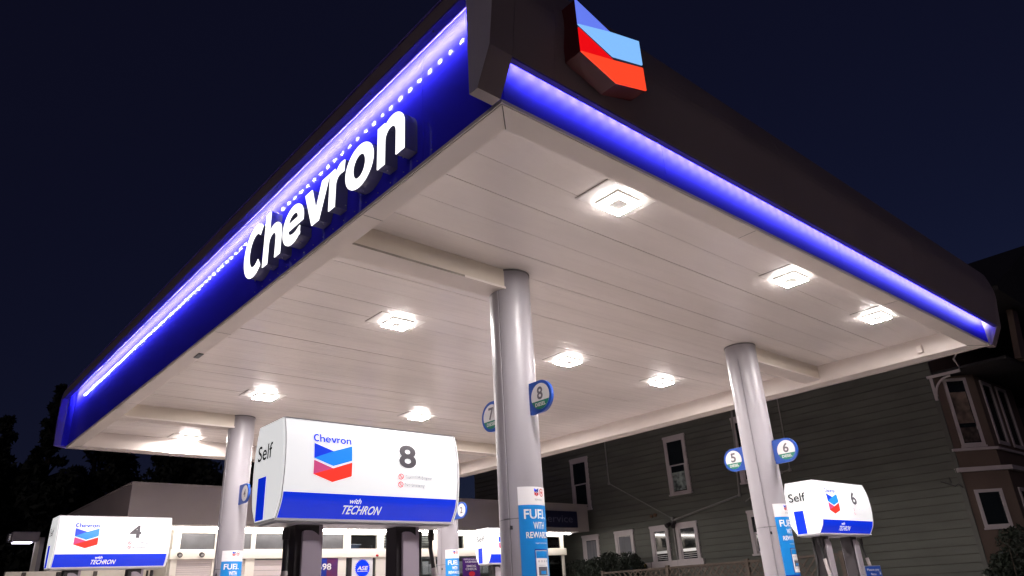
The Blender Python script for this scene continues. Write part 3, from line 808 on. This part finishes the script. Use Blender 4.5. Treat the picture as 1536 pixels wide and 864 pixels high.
# lower left annex wall beyond pump 4
b = MB(); b.box((.0,WY+1.2,0),(wx0-.02,WY+1.35,2.62), M['store'])
for xx in (.3,1.0,1.7,2.4): b.box((xx,WY+1.17,0),(xx+.08,WY+1.199,2.6), M['seamdark'])
b.build('annex_wall', None, st)
for fx in (3.16,3.66):
    f = MB(); f.tube([(fx,WY-.03,2.86),(fx,WY-.05,2.86)],.03, M['pipe']); f.tube([(fx,WY-.05,2.86),(fx+.0,WY-.12,2.835)],.052,M['darkmetal'],n=16); f.tube([(fx+.0,WY-.121,2.835),(fx,WY-.123,2.834)],.035,M['steel'],n=16)
    f.build('spotlight', None, st)
f = MB(); f.tube([(8.42,WY-.031,2.80),(8.42,WY-.08,2.79)],.03,M['posterred'],n=12); f.build('alarm_dome', None, st)
# things in the shop
sh = thing('storage_shelf', 'steel storage shelf with goods inside the shop behind the glass', 'shelf', (12,17.5,0))
for k in range(6):
    b = MB(); b.box((9.2,17.2,.3+k*.5),(14.9,17.7,.33+k*.5)); b.build('shelf_board', M['steel'], sh)
b = MB()
for xx in (9.2,11.0,12.9,14.86): b.box((xx,17.2,0),(xx+.04,17.24,3.2))
b.build('upright', M['steel'], sh)
cols = [M['yellow'],M['posterblue'],M['posterred'],M['flagwhite'],M['bucket'],M['darkmetal']]
gcount=0
for k in (3,4):
    x = 9.3
    while x < 14.7:
        w = random.uniform(.12,.3); h = random.uniform(.15,.4)
        if random.random() < .75:
            b = MB(); b.box((x,17.25,.335+k*.5),(x+w,17.55,.335+k*.5+h)); b.box((x+.01,17.24,.34+k*.5+h*.3),(x+w-.01,17.2485,.34+k*.5+h*.7), M['flagwhite'])
            b.mats=[random.choice(cols) if m_ is None else m_ for m_ in b.mats]
            o = b.build('goods_box', random.choice(cols), None, bevel=.005)
            tag(o, 'boxed goods standing on the shelf behind the shop glass', 'box', 'boxed goods on the shop shelf')
        x += w+.04
bk = thing('plastic_bucket', 'blue-grey mop bucket on the ledge behind the shop transom window', 'bucket', (7.85,15.95,2.9))
b = MB(); b.prism([(7.66,2.9),(8.0,2.9),(8.05,3.10),(7.62,3.10)], lambda p,q:(p[0],q,p[1]), 15.85, 16.05); b.build('tub', M['bucket'], bk)
b = MB(); b.box((7.60,15.82,3.10),(8.07,16.08,3.12)); b.build('rim', M['flagwhite'], bk)
b = MB(); b.tube([(7.8,15.95,3.0),(7.62,15.98,3.42)],.012); b.build('mop_handle', M['store'], bk)
b = MB(); b.box((7.5,15.76,2.86),(8.45,16.2,2.895)); b.build('inner_ledge', M['store'], st)

fnS = lambda e: (lambda v: (v[0], WY-e, v[1]))
# lubricants poster 1698
p = thing('price_poster', 'blue and dark red window poster reading 1698 beside the entrance', 'poster', (6.9,WY,2.4))
b = MB(); b.box((6.54,WY-.012,2.2),(7.25,WY-.002,2.742), M['posternavy']); b.box((6.93,WY-.015,2.2),(7.25,WY-.0125,2.742), mat('poster_maroon',(.16,.02,.05),rough=.4,col2=(.05,.02,.14),vscale=1.2)); b.build('sheet', None, p)
b = MB(); b.mesh(*text2d('1698',6.58,7.06,2.46,.155,.022), fnS(.017), M['flagwhite']); b.build('lettering', None, p)
# gear badge
p = thing('service_badge_sign', 'white door sign with round blue gear badge reading ASE', 'sign', (8.03,WY,2.4))
b = MB(); b.box((7.68,WY+.0,2.2),(8.32,WY+.012,2.742)); b.build('sheet', M['flagwhite'], p)
star=[]
for i in range(56):
    rr=.235 if i%2==0 else .205; a=2*PI*i/56; star.append((8.0+rr*math.cos(a),2.475+rr*math.sin(a)))
b = MB(); b.mesh(*shape2d([star]), fnS(.003), M['signblue']); b.build('gear', None, p)
b = MB(); b.mesh(*text2d('ASE',7.83,8.17,2.43,.10,.03,.2), fnS(.006), M['flagwhite']); b.mesh(*shape2d([[(7.84,2.39),(8.16,2.39),(8.16,2.405),(7.84,2.405)]]), fnS(.006), M['flagwhite']); b.build('lettering', None, p)
# smog sign
p = thing('inspection_sign', 'dark purple sign reading LICENSED SMOG CHECK in the shop window', 'sign', (11.7,WY,2.4))
b = MB(); b.box((11.38,WY-.05,2.0),(12.03,WY-.035,2.70)); b.build('sheet', mat('purple_sign',(.07,.015,.17),rough=.4), p)
b = MB()
for bd,z,hh,a,c in (('STATE OF CALIFORNIA',2.64,.035,11.42,11.99),('LICENSED',2.565,.05,11.48,11.93),('SMOG',2.44,.06,11.52,11.88),('CHECK',2.355,.06,11.48,11.92)):
    b.mesh(*text2d(bd,a,c,z,hh,.02), lambda v:(v[0],WY-.052,v[1]), M['flagwhite'])
b.mesh(*shape2d([arc(11.72,2.25,.12,.07,0,360,20)[:-1]]), lambda v:(v[0],WY-.052,v[1]), M['posterred'])
b.build('lettering', None, p)
# service sign
p = thing('service_sign', 'unlit navy sign with pale lettering ending in Service on the shop fascia', 'sign', (14.6,SY,3.8))
b = MB(); b.box((12.9,SY-.06,3.58),(15.85,SY-.002,4.10)); b.build('board', M['navy'], p)
b = MB(); b.mesh(*text2d('Auto Service',13.05,15.62,3.74,.235,.0), lambda v:(v[0],SY-.062,v[1]), mat('faded_letters',(.11,.11,.17),rough=.5)); b.build('lettering', None, p)

# ------------------------------------------------------------------ green house
HX = 17.0; HY0 = 3.3; HY1 = 22.0
hs = thing('green_house', 'dark green clapboard house with white trimmed windows behind the canopy', 'house', (21,10,0))
# windows on the wall: (y0,y1,z0,z1,kind)
WIN = [(15.30,16.17,4.29,6.06,'u'),(10.95,11.79,4.29,6.06,'u2'),(8.35,9.15,4.29,6.17,'u'),
       (15.10,15.87,2.35,3.33,'c'),(13.53,14.34,2.35,3.33,'c2'),(12.08,12.80,2.33,3.34,'l'),(10.96,11.77,2.33,3.34,'l2'),(8.05,9.15,2.3,3.42,'u')]
b = MB()
b.box((HX+.046,HY0,0),(HX+.2,HY1,7.6), M['seamdark'])
z = 0.0
while z < 7.5:
    # clapboards: wedge profile
    segs = [(HY0+.0,HY1)]
    b.prism([(HX+.045,z),(HX+.003,z),(HX+.026,z+.176),(HX+.045,z+.176)], lambda p,q:(p[0],q,p[1]), HY0, HY1, M['siding'])
    z += .19
b.build('siding_wall', None, hs)
b = MB(); b.box((HX-.021,HY0-.03,0),(HX+.2,HY0-.001,6.07)); b.box((HX-.022,HY0,0),(HX-.0125,HY0+.07,6.05)); b.build('corner_board', mat('dark_green_trim',(.10,.10,.09),rough=.7), hs)
for (y0,y1,z0,z1,k) in WIN:
    f = MB(); w = .115; xo = HX-.035; xi = HX+.04
    f.box((xo,y0,z0),(xi,y0+w,z1)); f.box((xo,y1-w,z0),(xi,y1,z1)); f.box((xo-.008,y0-.02,z1),(xi,y1+.02,z1+.07)); f.box((xo,y0+w,z1-w),(xi,y1-w,z1)); f.box((xo-.03,y0-.03,z0-.05),(xi,y1+.03,z0)); 
    zm = (z0+z1)/2
    if k.startswith('u'): f.box((HX-.02,y0+w,zm-.02),(HX-.004,y1-w,zm+.02)); f.box((HX-.012,y0+w,z0),(HX-.004,y0+w+.05,zm)); f.box((HX-.012,y1-w-.05,z0),(HX-.004,y1-w,zm)); f.box((HX-.012,y0+w,z0+.001),(HX-.004,y1-w,z0+.07))
    else: f.box((HX-.012,y1-w-.05,z0),(HX-.004,y1-w,z1-w))
    win = f.build('window', M['trim'], hs)
    f = MB(); f.box((HX-.0035,y0+w,z0),(HX-.0015,y1-w,z1-w)); f.build('pane', M['housepane'], win)
    if k in ('c','c2'):
        f = MB(); f.box((HX-.0065,y0+w+.03,z0+.02),(HX-.0045,y1-w-.06,z1-w-.02)); f.build('curtain', M['curtain'], win)
    if k in ('c2','l','l2'):
        f = MB(); f.box((HX-.010,y0+w+.03,z0+.22),(HX-.0075,y1-w-.06,z0+.30)); 
        f.build('lit_reflection_strip' if False else 'reflection_strip', mat('pane_glow',(.6,.6,.6),emit=(1,.95,.9),estr=.55 if k=='l2' else .22), win)  # glowing strip painted as a reflection on the pane, not a real rail
        if k!='c2':
            f = MB()
            for q in range(3): f.box((HX-.010,y0+w+.03,z0+.04+q*.055),(HX-.0075,y1-w-.06,z0+.055+q*.055))
            f.build('blind_slats', M['flagwhite'], win)
    if k == 'u2':
        f = MB(); f.box((HX-.0065,y0+w+.06,z0+.10),(HX-.0045,y1-w-.06,zm-.22)); f.build('pane_reflection', mat('pale_room_reflection',(.02,.03,.03),rough=.4,col2=(.42,.5,.47),vscale=5), win)  # pale mottled panel paints a reflection onto the lower pane
# ledge under the four lower windows
b = MB(); b.box((HX-.09,10.85,2.12),(HX-.0,13.60,2.32)); b.build('sill_ledge', M['trim'], hs, bevel=.008)
b = MB(); b.box((HX-.105,13.05,2.06),(HX-.0905,13.13,2.30)); b.build('ledge_bracket', M['yellow'], hs)
# bay, angled face in direction (1,-1)
q2 = 1/math.sqrt(2)
def bay(s, out, z): return (17.05+s*q2-out*q2, 3.25-s*q2-out*q2, z)
def bbox(mb, s0,s1,z0,z1,o0,o1,m=None):
    vs=[bay(s,o,z) for z in (z0,z1) for s,o in ((s0,o0),(s1,o0),(s1,o1),(s0,o1))]
    mb.add(vs,[(0,1,2,3),(4,7,6,5),(0,4,5,1),(1,5,6,2),(2,6,7,3),(3,7,4,0)],m)
b = MB()
bbox(b,-.1,.93,3.80,6.05,-.25,0); bbox(b,-.1,1.05,.0,3.70,-.25,-.0)
ex,ey,_ = bay(.93,0,0); fx_,fy_,_ = bay(1.05,0,0)
b.box((ex+.0,ey-.0,3.80),(ex+3.0,ey+.25,6.05)); b.box((fx_,fy_,0),(fx_+3.0,fy_+.25,3.70))
b.build('bay_wall', M['tan'], hs)
b = MB()
bbox(b,-.12,1.12,3.70,3.80,-.25,.08); b.box((fx_+.0,fy_-.115,3.70),(fx_+3.2,fy_+.2,3.80))
bbox(b,-.1,.98,4.19,4.25,-.01,.06); b.box((ex+.04,ey-.06,4.19),(ex+3,ey-.0,4.25))
b.build('bay_cornice', M['trim'], hs)
def bay_window(s0,s1,z0,z1,lit=False):
    f = MB(); w=.07
    bbox(f,s0,s0+w,z0,z1,0,.035); bbox(f,s1-w,s1,z0,z1,0,.035); bbox(f,s0+w,s1-w,z0,z0+w,0,.035); bbox(f,s0+w,s1-w,z1-w,z1,0,.035); bbox(f,s0-.02,s1+.02,z0-.04,z0,0,.05)
    o = f.build('bay_window', M['trim'], hs)
    f = MB(); bbox(f,s0+w,s1-w,z0+w,z1-w,.002,.006); f.build('pane', M['housepane'], o)
    if lit:
        f = MB(); bbox(f,s0+w+.02,s1-w-.02,z0+.55,z1-.35,.0065,.0085); f.build('room_view', mat('dim_room_view',(.035,.025,.02),col2=(.27,.20,.16),vscale=3,rough=.5), o)  # brown mottled panel for the room behind the pane
        f = MB(); bbox(f,s0+w+.02,s1-w-.02,z0+.1,z0+.45,.0065,.0085); f.build('room_clutter', mat('room_clutter_mat',(.02,.015,.012),col2=(.10,.07,.06),vscale=7,rough=.6), o)
bay_window(.16,.72,4.30,5.98,True); bay_window(.13,.76,2.42,3.28)
def front_window(x0,x1,yy,z0,z1):
    f=MB(); w=.08
    f.box((x0,yy-.035,z0),(x0+w,yy-.001,z1)); f.box((x1-w,yy-.035,z0),(x1,yy-.001,z1)); f.box((x0+w,yy-.035,z0),(x1-w,yy-.001,z0+w)); f.box((x0+w,yy-.035,z1-w),(x1-w,yy-.001,z1))
    o=f.build('bay_window', M['trim'], hs); f=MB(); f.box((x0+w,yy-.006,z0+w),(x1-w,yy-.002,z1-w)); f.build('pane', M['housepane'], o)
front_window(ex+.35,ex+1.15,ey,4.35,5.95); front_window(ex+1.5,ex+2.3,ey,4.35,5.95); front_window(fx_+.3,fx_+1.2,fy_,2.3,3.3)
# bracket under the eave at the house corner
b = MB()
b.box((HX-.06,2.62,6.02),(HX+.0,3.40,6.085)); b.box((HX-.06,3.28,5.45),(HX-.0,3.345,6.02))
pts = [(HX-.03, 3.29-.42*(1-math.cos(R(a))), 5.55+.44*math.sin(R(a))) for a in range(0,91,10)]
b.tube(pts,.032,n=8)
b.build('eave_bracket', M['trim'], hs)
b = MB(); b.tube([(HX-.05,2.60,6.9),(HX-.05,2.60,6.45),(HX-.04,2.68,6.35),(HX-.04,2.60,6.12),(HX-.04,2.66,6.06)],.028,n=8); b.build('downpipe', M['trim'], hs)
# eaves and roof
b = MB()
b.box((HX-.02,1.6,6.09),(24,3.28,6.16), M['roof'])
b.box((HX-.45,1.2,7.6),(27,HY1+.4,7.72), M['roof'])
b.prism([(HX-.5,7.721),(22.0,10.4),(27.0,7.721)], lambda p,q:(p[0],q,p[1]), 1.2, HY1+.4, M['roof'])
b.build('roof', None, hs)
b = MB(); b.box((HX+.2,3.3,6.161),(24,3.5,7.6)); b.box((HX+.21,3.51,0),(24,3.7,6.08)); b.build('front_wall', M['tan'], hs)
b = MB()
b.prism([(17.6,6.165),(18.6,8.0),(19.0,8.0),(18.1,6.165)], lambda p,q:(p[0],q,p[1]), 1.45, 1.58); b.build('bargeboard', M['tan'], hs)
# conduits
def conduit(pts, r, label):
    b = MB()
    for a,c in zip(pts[:-1],pts[1:]): b.tube([a,c], r, n=8)
    for a in pts[1:-1]: b.box((a[0]-.03,a[1]-.04,a[2]-.04),(a[0]+.02,a[1]+.04,a[2]+.04))
    tag(b.build('conduit_pipe', M['pipe']), label, 'pipe', 'conduit pipes on the green house wall')
conduit([(HX-.05,14.34,7.4),(HX-.05,14.32,5.0),(HX-.07,11.81,3.56),(HX-.07,11.81,.6)], .022, 'conduit running down diagonally and between the two right lower windows of the green house')
conduit([(HX-.09,11.74,3.50),(HX-.05,9.27,3.95),(HX-.05,9.0,6.9)], .030, 'pale conduit rising from the junction to the wall behind the right column')
conduit([(HX-.05,7.47,7.3),(HX-.05,7.53,4.42),(HX-.05,7.81,4.39),(HX-.05,9.10,3.75)], .018, 'thin conduit dropping beside the flag numbered 6')
wl = thing('wall_floodlight', 'small dark twin floodlight fixed above the lower windows of the green house', 'lamp', (HX-.1,11.85,3.4))
b = MB(); b.tube([(HX-.1,11.9,3.42),(HX-.24,11.95,3.34)],.06,n=12,r2=.08); b.tube([(HX-.1,11.75,3.40),(HX-.22,11.7,3.30)],.05,n=12,r2=.07); b.build('lamp_head', M['darkmetal'], wl)
b = MB(); b.box((HX-.12,11.7,3.38),(HX-.035,11.95,3.47)); b.build('mount', M['darkmetal'], wl)
wb = thing('wall_bell', 'small rusty round bell box on the green siding right of the left upper window', 'wall fitting', (HX-.05,12.6,3.72))
b = MB(); b.tube([(HX-.001,12.50,3.74),(HX-.06,12.50,3.74)],.055,n=14); b.tube([(HX-.001,12.66,3.72),(HX-.05,12.66,3.72)],.045,n=14); b.build('casing', mat('rust',(.12,.06,.03),rough=.8), wb)
# small twig-like bracket on right wall
cb = thing('cable_bracket', 'dark twisted cable bracket near the corner of the green house', 'wall fitting', (HX,3.7,3.5))
b = MB(); b.tube([(HX-.02,3.75,3.55),(HX-.1,3.6,3.48),(HX-.06,3.45,3.4),(HX-.12,3.35,3.44),(HX-.05,3.3,3.35)],.014,n=6); b.tube([(HX-.02,3.55,3.62),(HX-.1,3.5,3.5)],.012,n=6); b.build('cable', M['darkmetal'], cb)

# neighbour house, only a dark silhouette beyond
nh = thing('far_dark_house', 'unlit dark house roof rising beyond the right end of the canopy', 'house', (34,3,0))
b = MB(); b.box((30,-1.5,0),(40,5.2,8.2)); b.build('wall', mat('dark_clapboard',(.03,.025,.03),rough=.8), nh)
b = MB(); b.prism([(-2.0,8.21),(2.2,10.9),(5.1,10.9),(5.8,8.21)], lambda p,q:(q,p[0],p[1]), 29.6, 40.4); b.build('roof', M['roof'], nh)
b = MB(); b.box((29.96,.5,5.0),(29.999,1.6,6.8)); b.build('window', M['housepane'], nh)
# boundary wall between store and house
# lattice fence
lf = thing('lattice_fence', 'brown wooden lattice fence in front of the green house', 'fence', (14.8,9,0))
b = MB()
LXF = 14.8; ztop = 2.03
for i in range(-20,60):
    for sg in (-1,1):
        y0 = 5.6+i*.19
        a = (y0, .9); c = (y0+sg*1.13, ztop)
        # clip to the fence range
        if min(a[0],c[0]) < 5.5 or max(a[0],c[0]) > 13.1: continue
        xo = LXF + (.006 if sg>0 else -.006)
        dy = .024
        b.prism([(a[0]-dy,a[1]),(a[0]+dy,a[1]),(c[0]+dy,c[1]),(c[0]-dy,c[1])], lambda p,q:(q,p[0],p[1]), xo-.005, xo+.005)
b.build('lattice', M['wood'], lf)
b = MB(); b.box((LXF-.03,5.5,ztop),(LXF+.03,13.1,ztop+.05)); b.box((LXF-.02,5.5,0),(LXF+.02,13.1,.9)); b.build('rail', M['wood'], lf)
for yy in (5.5,8.0,10.55,13.0):
    b = MB(); b.box((LXF-.045,yy,0),(LXF+.045,yy+.09,ztop+.09)); b.build('fence_post', M['wood'], lf)

# ------------------------------------------------------------------ foliage
def leaf_cloud(mb, clumps, n, size, rnd):
    for i in range(n):
        c, r = clumps[rnd.randrange(len(clumps))]
        while True:
            d = Vector((rnd.uniform(-1,1),rnd.uniform(-1,1),rnd.uniform(-1,1)))
            if .2 < d.length < 1: break
        p = Vector(c)+Vector((d.x*r[0],d.y*r[1],d.z*r[2]))
        a = Vector((rnd.gauss(0,1),rnd.gauss(0,1),rnd.gauss(0,1))).normalized(); e = a.orthogonal().normalized(); e = Matrix.Rotation(rnd.uniform(0,6.28),3,a) @ e
        f = a.cross(e); s = size*rnd.uniform(.6,1.4)
        mb.add([p-e*s*.5, p+f*s*.22, p+e*s*.5, p-f*s*.22], [(0,1,2,3)])
def tree(x, y, h, w, label, mlf='leafdark', seed=0, conif=False, n=5200, bare=False, lsize=.34, group='dark trees behind the station'):
    rnd = random.Random(seed)
    t = thing('tree', label, 'tree', (x,y,0), group)
    b = MB(); b.tube([(x,y,0),(x+rnd.uniform(-.1,.1),y,h*.35),(x+rnd.uniform(-.3,.3),y,h*.75)], .028*h, n=8, r2=.008*h)
    cl = []
    k = 22
    for i in range(k):
        u = (i+.5)/k
        zz = h*(.22+.75*u)
        rad = w*.5*((1-u)**.7 if conif else math.sin(PI*min(1,.15+.85*u))**.6)
        for j in range(2):
            a = rnd.uniform(0,2*PI); rr = rad*rnd.uniform(.25,.75)
            c = (x+rr*math.cos(a), y+rr*math.sin(a), zz)
            q = max(.25, rad*rnd.uniform(.3,.55))
            cl.append((c,(q,q,q*rnd.uniform(.6,1.1))))
            b.tube([(x,y,zz-.15*rad-h*.05), c], .006*h, n=5, r2=.003*h)
    if bare:
        for i in range(60):
            a = rnd.uniform(0,2*PI); zz = h*rnd.uniform(.5,.95); L = w*rnd.uniform(.25,.6)
            b.tube([(x,y,zz-.6),(x+L*.5*math.cos(a),y+L*.5*math.sin(a),zz+.1),(x+L*math.cos(a+.3),y+L*math.sin(a+.3),zz+rnd.uniform(.3,1.2))], .03, n=5, r2=.008)
    b.build('trunk', M['bark'], t)
    b = MB(); leaf_cloud(b, cl, n, lsize, rnd); b.build('crown', M[mlf], t)
    return t
tree(-1.2,36,9.4,4.6,'bushy dark tree with bare top twigs at the left edge of the photo', seed=1, bare=True, n=3600)
tree(1.6,38,11.0,3.6,'narrow dark pointed tree, second from the left edge', seed=2, conif=True)
tree(3.4,37,12.6,3.4,'tallest dark pointed tree just left of the canopy end', seed=3, conif=True, n=6500)
tree(5.8,38,12.0,5.2,'broad dark tree behind the left end of the canopy', seed=4, n=7000)
tree(.2,34,8.0,4.4,'low dark bushy tree behind the small floodlight post', seed=5)
tree(9.6,37,11.0,6.0,'dark tree above the tan fascia of the shop', seed=6, n=7500)
tree(14.5,36,10.2,6.0,'dark tree behind the shop between the left column and the largest sign', seed=7, n=7500)
tree(20.0,38,10.5,6.5,'dark tree behind the shop hidden by the largest pump sign', seed=8, n=7000)
tree(25.5,38,10.5,5.5,'sparse dark tree with sky gaps right of the largest pump sign', seed=9, n=2300, bare=True)
tree(-4.5,30,7.0,5.0,'low dark tree at the bottom left edge of the photo', seed=10)
tree(3.2,30,7.2,5.2,'low dense dark tree behind the number 4 pump sign', seed=11, n=7500)
tree(7.6,31,8.0,5.5,'dense dark tree right behind the shop roof', seed=12, n=7500)
# boundary hedge masses behind everything
def hedge(name, label, x0,x1,y0,y1,z0,z1,n,size,m,seed,cat='hedge',zr=.30):
    rnd = random.Random(seed)
    t = thing(name, label, cat, ((x0+x1)/2,(y0+y1)/2,0))
    b = MB(); cl=[]
    for i in range(46):
        cx_ = rnd.uniform(x0,x1); cy_ = rnd.uniform(y0,y1); cz_ = rnd.uniform(z0+.2,z1-.25)
        cl.append(((cx_,cy_,cz_),((x1-x0)*.12+.12,(y1-y0)*.10+.12,zr)))
    leaf_cloud(b, cl, n, size, rnd); b.build('foliage', M[m], t)
    b = MB()
    for i in range(26):
        a = (rnd.uniform(x0,x1),rnd.uniform(y0,y1),0); b.tube([a,(a[0]+rnd.uniform(-.2,.2),a[1]+rnd.uniform(-.2,.2),z1*.85)],.015,n=5,r2=.006)
    b.build('stems', M['bark'], t); return t
hedge('clipped_hedge','dark clipped hedge under the left lower windows of the green house',15.9,16.85,12.9,16.9,.6,2.74,30000,.095,'leaf',21)
hedge('garden_shrub','dark leafy shrub in front of the bay window at the right edge',15.0,16.4,.9,2.7,.2,2.42,15000,.10,'leaf',22,cat='shrub')
hedge('tall_hedge','tall black hedge mass filling the dark gaps behind the trees',-14,26,41,43,.2,9.6,26000,1.3,'leafdark',23,zr=1.7)

# ------------------------------------------------------------------ small floodlight on a post, lower left
fl = thing('post_floodlight', 'small box floodlight on a pale square post at the lower left', 'street lamp', (.95,20,0))
b = MB(); b.box((.93,19.95,0),(1.03,20.05,3.62), M['store']); b.box((1.033,19.96,0),(1.13,20.04,3.62), M['postlight']); b.build('post', None, fl)
b = MB(); b.box((.38,19.8,3.50),(.98,20.2,3.74)); b.build('lamp_housing', M['postlight'], fl, bevel=.02)
b = MB(); b.box((.20+.1,19.86,3.50),(.379,20.14,3.70)); b.build('photocell', M['steel'], fl, bevel=.02)
b = MB(); b.box((.44,19.84,3.47),(.84,20.16,3.499)); b.build('lamp_lens', mat('cool_lamp_lens',(.8,.8,.9),emit=(.85,.8,1),estr=3.5), fl)
# distant window lights speck
dh = thing('distant_house', 'far unlit house with two tiny pale window lights at the left edge', 'house', (-2.5,52,0))
b = MB(); b.box((-8,50,0),(6,56,6.2)); b.build('wall', mat('far_wall',(.02,.02,.022),rough=.9), dh)
b = MB(); b.prism([(-8.3,6.21),(-1,8.6),(6.3,6.21)], lambda p,q:(p[0],q,p[1]), 49.6, 56.4); b.build('roof', M['roof'], dh)
for xx,zz in ((-2.0,4.6),(.6,5.2)):
    b = MB(); b.box((xx,49.95,zz),(xx+.6,49.998,zz+.4)); b.build('window', mat('dim_window',(.1,.1,.12),emit=(.5,.5,.6),estr=.12), dh)

# ------------------------------------------------------------------ light
w = bpy.data.worlds.new('World'); S.world = w; w.use_nodes = True
t = w.node_tree; bg = t.nodes['Background']
sky = t.nodes.new('ShaderNodeTexSky'); sky.sky_type = 'NISHITA'; sky.sun_disc = False
sky.sun_elevation = R(-4.5); sky.sun_rotation = R(90-20); sky.air_density = 1.0; sky.dust_density = .6; sky.ozone_density = 3.0
add = t.nodes.new('ShaderNodeVectorMath'); add.operation = 'ADD'; add.inputs[1].default_value = (.0032,.0031,.0088)
mul = t.nodes.new('ShaderNodeVectorMath'); mul.operation = 'SCALE'; mul.inputs['Scale'].default_value = .30
t.links.new(sky.outputs[0], mul.inputs[0]); t.links.new(mul.outputs[0], add.inputs[0]); t.links.new(add.outputs[0], bg.inputs[0])
bg.inputs[1].default_value = 1.0
sl = bpy.data.lights.new('town_glow', 'SUN'); sl.energy = .19; sl.angle = R(30); sl.color = (1,.80,.84)
so = bpy.data.objects.new('town_glow', sl); COL.objects.link(so)
d = Vector((.86,.42,-.28)).normalized(); so.rotation_euler = d.to_track_quat('-Z','Y').to_euler(); so.location = (-10,-10,20)

# ------------------------------------------------------------------ camera
f, yaw, pit, rol = 1074.664, .8367768, .4061583, -.0582374
F = Vector((math.cos(pit)*math.cos(yaw), math.cos(pit)*math.sin(yaw), math.sin(pit)))
r_ = Vector((math.sin(yaw), -math.cos(yaw), 0)); u_ = r_.cross(F)
r2 = r_*math.cos(rol)+u_*math.sin(rol); u2 = -r_*math.sin(rol)+u_*math.cos(rol)
cd = bpy.data.cameras.new('camera'); co = bpy.data.objects.new('camera', cd); COL.objects.link(co)
co.matrix_world = Matrix.Translation((-2.5967,-2.8712,1.55)) @ Matrix((r2,u2,-F)).transposed().to_4x4()
cd.sensor_width = 36; cd.lens = f/1536*36; cd.clip_start = .05; cd.clip_end = 2000
S.camera = co
S.render.engine = 'CYCLES'
S.view_settings.view_transform = 'Standard'; S.view_settings.look = 'None'; S.view_settings.exposure = 0; S.view_settings.gamma = 1
S.cycles.max_bounces = 8; S.cycles.diffuse_bounces = 4; S.cycles.glossy_bounces = 4; S.cycles.sample_clamp_indirect = 6
S.cycles.use_light_tree = True
